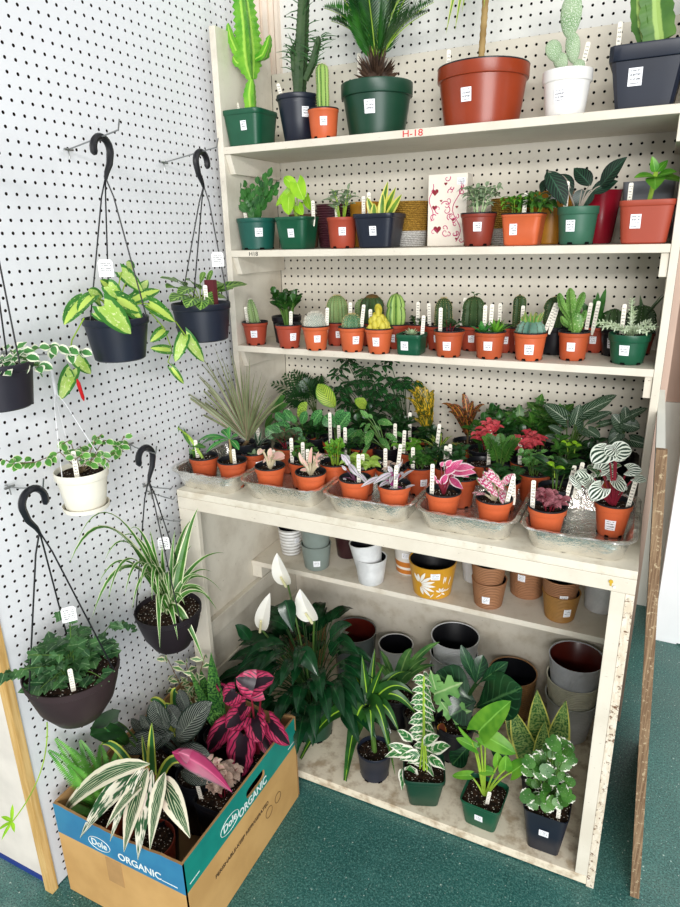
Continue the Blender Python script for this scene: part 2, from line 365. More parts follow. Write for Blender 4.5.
# ================================================================== THE SHELVING UNIT
unit = empty('shelving_unit', (.65, -.3, 0), 'cream painted wooden shelving unit with pegboard back and stained worktop', 'shelving unit')
SZ1, SZ2, SZ3, TZ, LZ, BZ = 1.833, 1.553, 1.271, .905, .527, .03
def board(name, a, b, mat=CREAM, bev=.0015, smooth=False, parent=unit):
    mb = MB(); mb.box(a, b); return mb.build(name, mat, parent, smooth, bev)
board('side_panel', (.04, -.287, TZ), (.06, -.002, 2.133), SIDE)
board('side_panel', (1.2365, -.287, TZ), (1.2545, -.002, 2.133), CREAM)
board('side_panel', (.04, -.598, 0), (.06, -.002, TZ-.02), SIDE)
board('side_panel', (1.2365, -.598, 0), (1.2545, -.002, TZ-.02), CREAM)
for z in (SZ1, SZ2, SZ3): board('shelf', (.0605, -.289, z-.019), (1.236, -.0045, z), CREAM)
board('lower_shelf', (.0605, -.30, LZ-.018), (1.236, -.003, LZ), CREAMD)
board('bottom_shelf', (.0605, -.6165, .004), (1.236, -.003, BZ), BOARD)
board('worktop', (.04, -.6165, TZ-.02), (1.2545, -.003, TZ), TABLE)
board('apron', (.04, -.6165, TZ-.056), (1.2545, -.5985, TZ-.0205), CREAM)
board('front_stile', (.0405, -.616, BZ+.0005), (.105, -.5985, TZ-.0565), CREAM)
o_ = board('front_stile', (1.207, -.616, BZ+.0005), (1.2365, -.5985, TZ-.0565), CREAM)
mb = MB(); mb.box((1.2366, -.617, 0), (1.2545, -.5982, TZ-.0565)); mb.build('raw_board_edge', CHIP, unit, False)
mb = MB(); pegboard(mb, lambda u, v, d: V((u, -.001+d, v)), .0605, 1.236, TZ, 2.067, .2523, 1.48829, .0036, .0035)
mb.build('pegboard_panel', [PEGC, HOLE], unit, False)
board('backing', (.05, .0085, TZ), (1.245, .0125, 2.067), DARK, 0)  # dark sheet painted as the shade behind the panel's holes
board('lower_back_panel', (.0605, -.0028, .03), (1.236, .0045, TZ-.021), CREAMD, 0)
for z in (SZ1, SZ2, SZ3):                               # cleats carrying the shelf ends
    mb = MB(); mb.prism([(.0605, -.283, z-.0195), (.0605, -.262, z-.07), (.0605, -.006, z-.07), (.0605, -.006, z-.0195)], (.018, 0, 0)); mb.build('cleat', SIDE, unit, False, .0015)
    board('cleat', (1.2185, -.28, z-.072), (1.236, -.006, z-.0195), CREAM)
board('cleat', (.0605, -.297, LZ-.062), (.098, -.006, LZ-.0185), SIDE)
board('cleat', (1.215, -.29, LZ-.055), (1.236, -.006, LZ-.0185), CREAM)
board('side_rail', (.0605, -.597, .385), (.079, -.006, .443), SIDE)
board('side_rail', (.0605, -.597, .17), (.07, -.006, .25), SIDE)
mb = MB()                                               # the yellow bracket screwed to the apron's end
mb.lathe((1.205, -.6175, .872), [(.0045, 0), (.0045, .002)], 10, axis=Matrix.Rotation(PI/2, 3, 'X'), cap1=True)
mb.box((1.2035, -.6192, .862), (1.2075, -.6172, .873)); mb.build('bracket', plain('yellow_brass', '#c9a32c', .4), unit)
mb = MB(); mb.lathe((1.213, -.6175, .861), [(.0028, 0), (.0028, .003)], 8, axis=Matrix.Rotation(PI/2, 3, 'X'), cap1=True); mb.build('screw', POSTW, unit)
def text(name, s, size, mw, mat, parent, ext=.0004, bold=.0):
    cu = bpy.data.curves.new(name, 'FONT'); cu.body = s; cu.size = size; cu.extrude = ext; cu.offset = size*bold; cu.align_x = 'LEFT'
    t = bpy.data.objects.new(name, cu); col.objects.link(t); bpy.context.view_layer.update()
    me = bpy.data.meshes.new_from_object(t.evaluated_get(bpy.context.evaluated_depsgraph_get())); bpy.data.objects.remove(t)
    me.transform(mw); me.transform(Matrix.Translation(-ORG.get(parent, V((0, 0, 0)))))
    me.materials.clear(); me.materials.append(mat); o = bpy.data.objects.new(name, me); col.objects.link(o); o.parent = parent; ORG[o] = ORG[parent]; return o
FRONT = Matrix.Rotation(PI/2, 4, 'X')
text('painted_mark', 'H-18', .0215, Matrix.Translation((.600, -.2893, 1.8165)) @ FRONT @ Matrix.Diagonal((1.25, 1, 1, 1)), plain('red_ink', '#d2232a', .6), unit)
text('painted_mark', 'H18', .016, Matrix.Translation((.124, -.2893, 1.5375)) @ FRONT @ Matrix.Diagonal((1.15, 1, 1, 1)), plain('black_ink', '#15151a', .6), unit)
# leaning plywood sheet
ply = empty('plywood_sheet', (1.35, -.2, 0), 'weathered plywood sheet leaning against the right side of the shelving unit', 'plywood sheet')
mb = MB(); mb.prism([(1.339, -.60, .0005), (1.360, -.60, .0005), (1.2765, -.60, 1.17), (1.2555, -.60, 1.17)], (0, .015, 0)); mb.build('raw_edge', PLYE, ply, False, .001)
mb = MB(); mb.prism([(1.342, -.585, .0005), (1.360, -.585, .0005), (1.2725, -.585, 1.17), (1.2555, -.585, 1.17)], (0, .55, 0)); mb.build('panel', GREENW, ply, False)
mb = MB(); mb.prism([(1.290, -.675, 0), (1.3, -.673, 0), (1.297, -.664, 0), (1.289, -.667, 0)], (0, 0, .004)); tag(mb.build('paint_chip', CHIP, None, False), 'small pale chip of wood lying on the teal floor', 'wood chip')
# ================================================================== POTS
class Pot: pass
def pot(root, x, y, z, h, R_, r, mat, inner=None, lip=.2, fill=.86, sq=0, rot=0, name='pot', soil=True, th=.003, n=32, foot=True):
    p = Pot(); p.x, p.y, p.z, p.h, p.R, p.r, p.sq, p.rot, p.lip = x, y, z, h, R_, r, sq, rot, lip
    zl = h*(1-lip); rl = r+(R_-r)*(1-lip)-.0012; e = .0012
    pr = [(r*.93, 0), (r, .003), (r+(rl-r)*.5, zl*.5), (rl, zl-e)]
    br = 1 if (inner is BLK and lip) else 0
    if lip: pr += [(R_-.0012, zl), (R_-.0004, zl+e), (R_-.0001, h-.0034, br), (R_+.0004*br, h-.0015, br)]
    pr += [(R_-.0006, h, br), (R_-th*.7, h, br), (R_-th, h-.0015, 1), ((R_ if lip else r+(R_-r)*max(fill, .02))-th-.001, h*fill-.004, 1)]
    pr = [q if len(q) == 3 else (q[0], q[1], 0) for q in pr]
    mb = MB(); mb.lathe((x, y, z), pr, n=n if not sq else 48, sq=sq, rot=rot, cap1=True)
    if foot and not sq:                                 # uncut drain slots: dark pieces on the foot painted as their shade
        for k in range(6):
            a = k*PI/3+.3; c = V((x+math.cos(a)*(r+.0003), y+math.sin(a)*(r+.0003), z+.003)); t = V((-math.sin(a), math.cos(a), 0)); nn = V((math.cos(a), math.sin(a), 0))
            wd = r*.16; mb.prism([c-t*wd-nn*.002-V((0, 0, .0022)), c+t*wd-nn*.002-V((0, 0, .0022)), c+t*wd*.8-nn*.002+V((0, 0, .003)), c-t*wd*.8-nn*.002+V((0, 0, .003))], nn*.0026, 2)
    p.o = mb.build(name, [mat, inner or mat, DARK], root)
    p.root = root; p.soil = z+h*fill
    if soil:
        rng = random.Random(int((x*1000+y*777)*10) & 0xffff); ms = MB(); rs = (R_-th-.0012) if fill > .8 else r+(R_-r)*fill-th
        K = 7; N = 20; vs_ = [(x, y, p.soil+.002)]
        for k in range(1, K+1):
            for i in range(N):
                t = 2*PI*i/N; a, b = math.cos(t), math.sin(t)
                if sq: kk = 1/((abs(a)**sq+abs(b)**sq)**(1/sq)); a *= kk; b *= kk
                a, b = a*math.cos(rot)-b*math.sin(rot), a*math.sin(rot)+b*math.cos(rot)
                q = rs*k/K; vs_.append((x+a*q, y+b*q, p.soil+(R(rng, -.0015, .0035) if k < K else -.001)))
        fs = [(0, 1+i, 1+(i+1) % N) for i in range(N)]
        for k in range(K-1): fs += [(1+k*N+i, 1+(k+1)*N+i, 1+(k+1)*N+(i+1) % N, 1+k*N+(i+1) % N) for i in range(N)]
        ms.add(vs_, fs); ms.build('soil', SOIL, root)
    return p
def rad(p, zr): return p.r+(p.R-p.r)*zr/p.h
def sticker(p, off=0., zf=.5, w=.017, h=.02, name='price_sticker', parent=None, mat=None):
    """a printed paper sticker on the wall of the pot; off slides it sideways (radians, or metres on square pots)"""
    mb = MB(); z0 = p.h*zf-h/2
    top = min(z0+h, p.h*(1-p.lip)-.001) if p.lip and zf < .8 else z0+h; z0 = top-h
    vs_ = []; uv = []
    if p.sq:
        for i in (0, 1):
            zr = z0+h*i; hw = rad(p, zr)+.0009
            for j in (0, 1):
                q = V((off-w/2+w*j, -hw, 0)); q.rotate(Matrix.Rotation(p.rot, 3, 'Z')); vs_.append(V((p.x, p.y, p.z+zr))+q); uv.append((1-i, j))
        mb.add(vs_, [(0, 1, 3, 2)], uv)
    else:
        a0 = math.atan2(CAM.y-p.y, CAM.x-p.x)+off; K = 5; rm = rad(p, z0+h/2)
        for i in (0, 1):
            zr = z0+h*i; rr = rad(p, zr)+.0012
            for j in range(K+1):
                a = a0+(j/K-.5)*w/rm; vs_.append((p.x+math.cos(a)*rr, p.y+math.sin(a)*rr, p.z+zr)); uv.append((1-i, j/K))
        mb.add(vs_, [(j, j+1, K+2+j, K+1+j) for j in range(K)], uv)
    return mb.build(name, mat or STICK, parent or p.o, False)
def stake(root, b, H=.075, lean=(0, 0), w=.0098, mat=None, name='name_stake', turn=0):
    b = V(b); tip = b+V((lean[0], lean[1], H)); ax = (tip-b).normalized(); d = (CAM-b); d.z *= .3; d.normalize()
    sd = ax.cross(d).normalized(); sd.rotate(Matrix.Rotation(turn, 3, 'Z')); nn = sd.cross(ax).normalized()*.0007; L = (tip-b).length
    P = [(-.25, -.01), (.25, -.01), (.5, .1*L), (.5, L-w*.35), (.3, L-.001), (-.3, L-.001), (-.5, L-w*.35), (-.5, .1*L)]
    vs_ = [b+sd*(a*w)+ax*c-nn for a, c in P]+[b+sd*(a*w)+ax*c+nn for a, c in P]; uv = [(1-c/L, a+.5) for a, c in P]*2
    mb = MB(); mb.add(vs_, [list(range(8))[::-1], list(range(8, 16))]+[(i, (i+1) % 8, 8+(i+1) % 8, 8+i) for i in range(8)], uv)
    return mb.build(name, mat or STAKE, root, False)
# ================================================================== PLANT PARTS
def fin(root, fo, fmat, st=None, smat=None, fname='foliage', sname='stem'):
    if st and st.v: st.build(sname, smat or STEM, root)
    if fo and fo.v: return fo.build(fname, fmat, root)
def bush(root, c, seed, n=5, H=.08, sp=.05, L=.035, W=.02, mat=None, smat=None, per=6, shape='ovate', droop=.4, fold=.2, lobe=0, up=.35, start=.3, fan=None, wave=0, sr=.0012, whorl=0, r0=.008, drag=0, outl=None, pair=False, bottom=1):
    rng = random.Random(seed); c = V(c); st = MB(); fo = MB()
    for k in range(n):
        a = 2*PI*k/n+R(rng, -.5, .5) if fan is None else R(rng, *fan); q = R(rng, .35, 1) if n > 1 else .15
        e = c+V((math.cos(a)*sp*q, math.sin(a)*sp*q, H*R(rng, .7, 1.05)*(1-.3*q)-drag*q)); b = c+V((math.cos(a)*r0, math.sin(a)*r0, -.002))
        path = bez(b, b*.5+e*.5+V((0, 0, H*.25)), e, 8); st.tube(path, [sr*(1.3-.6*i/8) for i in range(9)], 5)
        for j in range(per):
            t = start+(1-start)*(j+.5*rng.random())/per; i = min(7, int(t*8)); p = path[i].lerp(path[i+1], t*8-i)
            T = (path[i+1]-path[i]).normalized()
            for s_ in ((0, 1) if pair else (0,)):
                b2 = a*0+(j*2.4+k if not pair else j*PI/2+k+s_*PI)+R(rng, -.3, .3)
                d = V((math.cos(b2), math.sin(b2), up+R(rng, -.15, .25)))+T*.25
                if t > .93: d = d*.3+V((0, 0, 1)) if not whorl else d
                d.normalize(); l = L*R(rng, .7, 1.1)*(1 if t < .85 else .75); w_ = W*l/L
                pet = p+d*(l*.12)
                if outl: st.tube([p, pet+d*l*.15], sr*.6, 4, cap=False); fo.outline(pet+d*l*.1, d, (d.x*.1, -.35, 1), l, outl, droop=droop*.5); continue
                fo.ribbon(bez(p, pet+d*(l*.45)+V((0, 0, l*.08)), p+d*l-V((0, 0, l*droop)), 6), w_, shape, (d.x*.2, d.y*.2-.3, 1), fold, 0, wave, lobe)
        if whorl:
            for j in range(whorl):
                b2 = 2*PI*j/whorl+k; d = V((math.cos(b2), math.sin(b2), .25)).normalized()
                fo.ribbon(bez(e, e+d*L*.5+V((0, 0, L*.1)), e+d*L-V((0, 0, L*droop)), 6), W, shape, (0, -.2, 1), fold, 0, wave, lobe)
    fin(root, fo, mat, st, smat)
def rosette(root, c, seed, n=14, L=.1, W=.012, mat=None, shape='blade', e0=.5, e1=1.4, arch=.25, fold=.25, a0=0, a1=2*PI, wave=0, r0=.004, name='foliage', cup=0, minl=.7, lens=None):
    rng = random.Random(seed); c = V(c); fo = MB()
    for k in range(n):
        a = a0+(a1-a0)*(k+.5*rng.random())/n*1.0 if a1-a0 < 6 else k*2.4+R(rng, -.2, .2); e = e0+(e1-e0)*(k/n)+R(rng, -.1, .1); l = L*R(rng, minl, 1)
        d = V((math.cos(a)*math.cos(e), math.sin(a)*math.cos(e), math.sin(e))); b = c+V((math.cos(a), math.sin(a), 0))*r0
        N = 9; pts = [b+d*(l*t)-V((0, 0, arch*l*t*t))+V((0, 0, cup*l*t*t)) for t in [i/N for i in range(N+1)]]
        fo.ribbon(pts, W*R(rng, .8, 1.1), shape, (-d.x*.4, -d.y*.4, 1) if e < 1.2 else (math.cos(a+PI), math.sin(a+PI), .2), fold, 0, wave)
    return fo.build(name, mat, root)
def blades(root, base, tips, W, mat, shape='strap', k=.15, fold=.25, nrm=(0, -.5, 1), wave=0, name='foliage', lobe=0, n=10):
    """leaves from base to each given tip; k arches them"""
    fo = MB()
    for i, t in enumerate(tips):
        w_ = t[1] if isinstance(t, tuple) else W; kk = t[2] if isinstance(t, tuple) and len(t) > 2 else k; tp = t[0] if isinstance(t, tuple) else t
        b = V(base) if not isinstance(base, list) else base[i % len(base)]
        fo.ribbon(sag(b, tp, kk, n), w_, shape, nrm, fold, 0, wave, lobe)
    return fo.build(name, mat, root)
def petioled(root, base, specs, mat, smat=None, sr=.0016, lobe=.3, shape='heart', fold=.15, wave=0, outl=None, name='foliage', pk=.1, cross=3, extra=0):
    """leaves on stalks: specs = (attach point, tip point, width[, facing])"""
    st = MB(); fo = MB(); rx = random.Random(len(specs)*7+int(abs(base[0])*1000)); specs = list(specs)
    for q_ in range(extra):
        for s_ in specs[:len(specs)]:
            if q_ and rx.random() < .4 or len(specs) > 40: continue
            a, t_ = V(s_[0]), V(s_[1]); j = V((R(rx, -1, 1), R(rx, -.6, 1.2), R(rx, -1, .3)))*(t_-a).length*.55; k = R(rx, .6, .85); specs = specs+[(a+j, a+j+(t_-a)*k+j*.3, s_[2]*k)+tuple(s_[3:])]
    for s_ in specs:
        a, t, w_ = V(s_[0]), V(s_[1]), s_[2]; nrm = s_[3] if len(s_) > 3 else (.15, -.6, .8)
        b = V(base)+V(((a.x-base[0])*.06, (a.y-base[1])*.06, 0)); st.tube(sag(b, a, pk, 8), [sr*(1.3-.07*i) for i in range(9)], 6)
        if outl: fo.outline(a, t-a, nrm, (t-a).length, outl)
        else:
            L = (t-a).length; fo.ribbon(bez(a, (a+t)/2+V(nrm).normalized()*L*.1, t, 9), w_, shape, nrm, fold, 0, wave, lobe, cross)
    fin(root, fo, mat, st, smat)
def star(mb, pts, rs, wings=3, valley=.45, teeth=60, amp=.2, rot=0, twist=0):
    """winged, toothed succulent stem"""
    pts = [V(p) for p in pts]; Ls = [0]
    for a, b in zip(pts, pts[1:]): Ls.append(Ls[-1]+(b-a).length)
    tot = Ls[-1]; N = max(6, int(tot*teeth*4)); vs_ = []; m_ = wings*2
    for j in range(N+1):
        s_ = tot*j/N; i = max(k for k in range(len(Ls)-1) if Ls[k] <= s_+1e-9) if s_ < tot else len(Ls)-2
        f = (s_-Ls[i])/max(1e-9, Ls[i+1]-Ls[i]); p = pts[i].lerp(pts[i+1], f); r = rs[i]*(1-f)+rs[i+1]*f
        T = (pts[min(i+1, len(pts)-1)]-pts[i]).normalized(); a = T.cross(V((0, 1, 0))).normalized(); b = T.cross(a)
        ph = (s_*teeth) % 1; tooth = 1+amp*(1-abs(ph-.35)/.65*1.4)
        e = math.sqrt(max(.03, min(1, (tot-s_)/(r*1.2+1e-6)+.05)))
        for k in range(m_):
            q = PI*k/wings+rot+twist*s_; rr = r*e*(tooth if k % 2 == 0 else valley); vs_.append(p+a*(math.cos(q)*rr)+b*(math.sin(q)*rr))
    fs = [(j*m_+k, j*m_+(k+1) % m_, (j+1)*m_+(k+1) % m_, (j+1)*m_+k) for j in range(N) for k in range(m_)]
    uvs = [(j/N, (k % 2)*.5) for j in range(N+1) for k in range(m_)]
    mb.add(vs_, fs+[[N*m_+k for k in range(m_)]], uvs)
def cactus(root, c, H, r, ribs, mat, spcol, seed=1, lean=(0, 0), spl=.005, step=.008, rib=.13, dome=.5, waist=.85, sper=4, body='cactus_body', sprr=.00025, flat=1., allover=0):
    rng = random.Random(seed); c = V(c); mb = MB(); N = 16; K = ribs*4; vs_ = []; uv = []; sp = MB()
    def prof(t):
        f = waist+(1-waist)*math.sin(PI*min(1, t*1.3+.1)) if t < .6 else 1
        if t > 1-dome: q = (t-(1-dome))/dome; f *= math.sqrt(max(0, 1-q*q*.999))
        return max(.02, f)
    def pt(t, th, k=1.):
        rr = r*prof(t)*(1+rib*math.cos(ribs*th))*k; return c+V((math.cos(th)*rr+lean[0]*t, math.sin(th)*rr*flat+lean[1]*t, H*t))
    for j in range(N+1):
        t = j/N
        for i in range(K): th = 2*PI*i/K; vs_.append(pt(t, th)); uv.append((t, (i/4) % 1*.5+.25))
    mb.add(vs_, [(j*K+i, j*K+(i+1) % K, (j+1)*K+(i+1) % K, (j+1)*K+i) for j in range(N) for i in range(K)]+[[N*K+i for i in range(K)]], uv)
    o = mb.build(body, mat, root)
    def spine(p, d, l):
        d = d.normalized(); a = d.orthogonal().normalized()*sprr*1.6; b = d.cross(a)
        sp.add([p+a, p-a*.5+b*.8, p-a*.5-b*.8, p+d*l], [(0, 1, 3), (1, 2, 3), (2, 0, 3)])
    ctr = lambda t: c+V((lean[0]*t, lean[1]*t, H*t))
    nz = max(3, int(H/step))
    for j in range(nz+1):
        t = min(.985, (j+.5)/nz)
        for i in range(ribs if not allover else allover):
            th = 2*PI*(i+(.5 if allover and j % 2 else 0))/(ribs if not allover else allover); p = pt(t, th)
            out = (p-ctr(t)); out.z += r*.2+(t > .8)*r*.8; out.normalize()
            for q in range(sper): spine(p-out*.0003, out+V((R(rng, -1, 1), R(rng, -1, 1), R(rng, -1, 1)))*.75, spl*R(rng, .6, 1.2))
    sp.build('spines', spcol, root, False); return o
def pad(mb, c, a, b, th, axis_up, face, uvk=1):
    """a flat prickly-pear joint: half length a along axis_up, half width b, half thickness th facing 'face'"""
    up = V(axis_up).normalized(); f = V(face); f = (f-up*f.dot(up)).normalized(); s_ = up.cross(f); vs_ = []; uvs = []; N, K = 10, 16
    for j in range(N+1):
        q = -PI/2+PI*j/N
        for i in range(K):
            t = 2*PI*i/K; vs_.append(V(c)+up*(a*math.sin(q))+s_*(b*math.cos(q)*math.cos(t)*(1+.15*math.sin(q)))+f*(th*math.cos(q)*math.sin(t))); uvs.append((j/N, i/K))
    mb.add(vs_, [(j*K+i, j*K+(i+1) % K, (j+1)*K+(i+1) % K, (j+1)*K+i) for j in range(N) for i in range(K)], uvs)
def frond(fo, st, path, ll, lw, n=22, up=.3, droop=.3, taper=True, ang=1.0, start=.1, plane=(0, 0, 1), sr=.001, shape='lance'):
    """a feathered frond along the path"""
    path = [V(p) for p in path]; st.tube(path, [sr*(1.3-i/len(path)) for i in range(len(path))], 5); N = len(path)-1
    for k in range(n):
        t = start+(1-start)*k/n; i = min(N-1, int(t*N)); p = path[i].lerp(path[i+1], t*N-i); T = (path[i+1]-path[i]).normalized(); sd = T.cross(V(plane)).normalized(); nn = sd.cross(T)
        l = ll*(math.sin(PI*min(1, .22+.74*t)) if taper else 1)
        for s_ in (-1, 1):
            d = (T*math.cos(ang)+sd*(s_*math.sin(ang))+nn*up).normalized(); fo.ribbon([p, p+d*l*.5+nn*l*.03, p+d*l-V((0, 0, l*droop))], lw, shape, nn, .2, cross=1)
def vine(st, fo, path, L, W, n, seed, shape='heart', nrm=(.6, -.6, .5), lobe=.15, droop=.3, sr=.0011, down=.5, fold=.15, start=.08):
    rng = random.Random(seed); path = [V(p) for p in path]; N = len(path)-1; st.tube(path, sr, 5)
    for k in range(n):
        t = start+(1-start)*(k+.3)/n; i = min(N-1, int(t*N)); p = path[i].lerp(path[i+1], t*N-i); T = (path[i+1]-path[i]).normalized()
        a = R(rng, 0, 2*PI); d = (V((math.cos(a)*.6+.25, math.sin(a), R(rng, -down, .35)))+T*.4).normalized(); l = L*R(rng, .75, 1.1)
        q = p+d*(l*.25); st.tube([p, q], sr*.7, 4, cap=False)
        fo.ribbon(bez(q, q+d*l*.5+V(nrm)*l*.1, q+d*l-V((0, 0, l*droop)), 6), W*l/L, shape, (nrm[0]+R(rng, -.3, .3), nrm[1]+R(rng, -.3, .3), nrm[2]), fold, 0, 0, lobe)
IVY = [(0, 0), (-.12, .22), (.02, .42), (.16, .34), (.3, .36), (.42, .62), (.5, .32), (.66, .26), (1, 0)]
LOB = [(0, 0), (-.1, .14), (.02, .3), (.14, .24), (.2, .16), (.34, .44), (.46, .42), (.42, .16), (.58, .14), (.7, .34), (.8, .28), (.78, .1), (1, 0)]
PEL = [(0, 0), (-.12, .16), (-.1, .34), (.06, .4), (.12, .5), (.3, .5), (.4, .56), (.56, .46), (.68, .46), (.78, .32), (.92, .26), (1, 0)]
# ================================================================== LEAF COLOURS
LG = leafmat('bright_green_leaf', '#478a22', '#74ae34', mid='#8ccb55', mw=.05)
LGY = leafmat('lime_leaf', '#84c21e', '#a5d92e', mid='#c5ea62', mw=.05)
MG = leafmat('mid_green_leaf', '#2c5d20', '#47792b', mid='#78a04c', mw=.05)
DG = leafmat('dark_green_leaf', '#122f15', '#234b1f', mid='#3f7a41', mw=.06, rough=.3)
DDG = leafmat('very_dark_green_leaf', '#0e2b1a', '#163d24', mid='#2d5e38', mw=.05, rough=.28)
GLOSS = leafmat('glossy_jade_leaf', '#1d451b', '#356325', rough=.25)
CAC = leafmat('cactus_green', '#45722c', '#648f3e', mid='#a9c96a', mw=.25, rough=.5)
CACD = leafmat('dark_cactus_green', '#2b4625', '#435e33', rough=.6)
CACL = leafmat('pale_cactus_green', '#6a8a52', '#90a96c', rough=.6)
CACB = leafmat('bright_euphorbia_green', '#55a82c', '#8fd23f', mid='#b9e85f', mw=.2, rough=.4)
CACY = leafmat('yellow_cactus', '#c9b92e', '#e3d75a', rough=.5)
WOOL = leafmat('white_wool_cactus', '#a9b2a6', '#d9dcd6', rough=.8)
SPW = plain('white_spines', '#efe9da', .6); SPB = plain('brown_spines', '#8a5a3a', .6); SPY = plain('straw_spines', '#d8c48a', .6); SPG = plain('green_needles', '#3f6a3a', .6)
SNK = leafmat('yellow_edged_snake_leaf', '#4f7f2c', '#7fa83a', edge='#e7e06a', ew=.5, en=.1)
SNK2 = leafmat('banded_snake_leaf', '#2c5a2c', '#4b7c3b', band='#93a95f', edge='#d9d56a', ew=.84, en=.1)
SNK3 = leafmat('banded_green_snake_leaf', '#4d8a3c', '#74ab52', band='#1f4f2b')
CORN = leafmat('striped_corn_plant_leaf', '#1c461b', '#2f6322', mid='#a3cf3c', mw=.10)
SPID = leafmat('spider_plant_leaf', '#3a7325', '#528c33', edge='#eef3c8', ew=.72, en=.03)
SPIDY = leafmat('yellow_edged_dracaena_leaf', '#2a6a38', '#3c8040', edge='#d7e262', ew=.55, en=.08)
DRAC = leafmat('dusty_dracaena_leaf', '#566544', '#75865c', edge='#a08d74', ew=.7, en=.03, mid='#8d9c6c', mw=.2)
BRAS = leafmat('green_and_lime_heart_leaf', '#2f6e28', '#468a30', mid='#c9e46a', mw=.42, blotch='#dcee9a', bt=.62)
BRASY = leafmat('lime_heart_leaf', '#a8cf55', '#cfe58a', edge='#3f7f30', ew=.66, en=.3, blotch='#e6f0ae', bt=.62)
HOYAV = leafmat('white_edged_small_leaf', '#39793a', '#57964b', edge='#f0f2da', ew=.62, en=.2)
MARA = leafmat('prayer_plant_leaf', '#6f9a3c', '#8ab354', vein='#254f26', vn=6, vw=.5, mid='#a8cf63', mw=.08)
MARAY = leafmat('yellow_prayer_leaf', '#a8c63f', '#c6dd56', vein='#2f6a2b', vn=7, vw=.3, vk=.6, edge='#6f9f35', ew=.85)
NETW = leafmat('network_leaf', '#4f9a52', '#6fb765', blotch='#123a20', bt=.52, bs=9, mid='#8acb78', mw=.06)
NETY = leafmat('yellow_network_leaf', '#a9cf4c', '#c8e465', blotch='#2c4f1a', bt=.53, bs=9)
PINS = leafmat('pinstripe_leaf', '#1c2a25', '#27382f', vein='#cfd3c9', vn=11, vw=.16, vk=.55, mid='#9aa596', mw=.03, rough=.3, under='#4d1f33')
TRIO = leafmat('cream_and_green_stripe_leaf', '#f1ead0', '#fbf6e4', band=None, blotch='#2e5e35', bt=.5, bs=3.2, under='#b0496b', en=.2)
TRIOD = leafmat('dark_and_cream_leaf', '#2b5031', '#38623b', edge='#f1e9cf', ew=.55, vein='#cdd6ae', vn=4, vw=.25, vk=1.1, under='#a04065')
MAGL = leafmat('magenta_underside_leaf', '#8f1d4c', '#a52a5c', mid='#c74a78', mw=.08, edge='#5c1a35', ew=.85, under='#8b1f4a')
REXB = leafmat('magenta_and_black_begonia_leaf', '#c1305f', '#d94a72', blotch=None, mid='#2a1c26', mw=.42, edge='#8e2044', ew=.86, vein='#3a1d2c', vn=4, vw=.3, vk=.9)
PINK = leafmat('pink_tricolor_leaf', '#d3407c', '#ee7aa4', edge='#f6dfe2', ew=.72, vein='#6b3a4c', vn=4, vw=.12, vk=.8)
PINKW = leafmat('pink_white_leaf', '#f3dfe1', '#f8ecec', blotch='#cf3f78', bt=.5, bs=4, edge='#6f9a66', ew=.86)
TRAD = leafmat('lilac_stripe_leaf', '#c6b3c6', '#e6dbe6', mid='#6f8a70', mw=.12, edge='#8fa78d', ew=.8)
SYNP = leafmat('pale_pink_leaf', '#f1b9ae', '#f6d3c6', edge='#b7c98f', ew=.86)
REDH = leafmat('coral_red_leaf', '#d23f4d', '#e8646b', vein='#7c2732', vn=5, vw=.15)
FITB = leafmat('pink_brown_freckled_leaf', '#8d4a55', '#a4616a', blotch='#d79aa0', bt=.6, bs=12)
FITP = leafmat('pale_pink_freckled_leaf', '#c4a493', '#d9bfae', blotch='#7a6a52', bt=.6, bs=12)
CROT = leafmat('yellow_croton_leaf', '#3d4d1f', '#5a5f22', blotch='#e6b92a', bt=.55, bs=5, mid='#d9b33a', mw=.07)
CROR = leafmat('red_croton_leaf', '#34361f', '#4a3b22', blotch='#c2643a', bt=.54, bs=6, mid='#d9a53a', mw=.08)
PEPW = leafmat('silver_striped_leaf', '#dfe8d6', '#eef3e8', vein='#1f3a28', vw=.52, radial=3.4)
VEINW = leafmat('white_veined_dark_leaf', '#1c3a24', '#2a4c2e', vein='#a9bfa6', vn=8, vw=.16, vk=.5, mid='#cfdcc6', mw=.05)
VARIG = leafmat('white_variegated_leaf', '#356a26', '#538736', edge='#f7f5e6', ew=.78, en=.3, blotch='#dfe8c4', bt=.68, bs=4)
HWH = leafmat('cream_edged_dark_leaf', '#2a6a33', '#3d7f3c', edge='#f4f0df', ew=.66, en=.35, vein='#c9dab0', vn=3.5, vw=.14)
SILV = leafmat('grey_green_hairy_leaf', '#7f9a74', '#a7ba98', edge='#6a8a5a', ew=.8)
ROSET = leafmat('pale_rosette_leaf', '#9ab58a', '#c3d4ae', rough=.6)
WHITEF = leafmat('white_flower_spathe', '#fbf8ee', '#fffdf6', under='#f6f2e2')
YGL = leafmat('yellow_green_soft_leaf', '#8db13f', '#a9c95a', mid='#d3e39a', mw=.08)
PALE = leafmat('frosted_white_green_leaf', '#c3d3ad', '#dfe8cf', blotch='#8fb07e', bt=.6, bs=14)
MOTT = leafmat('mottled_green_leaf', '#3c7a37', '#5d9a48', blotch='#c9d99a', bt=.62, bs=8)
CALAG = leafmat('green_calathea_leaf', '#3f7c2f', '#5d9a3b', vein='#1f4a20', vn=6, vw=.35)
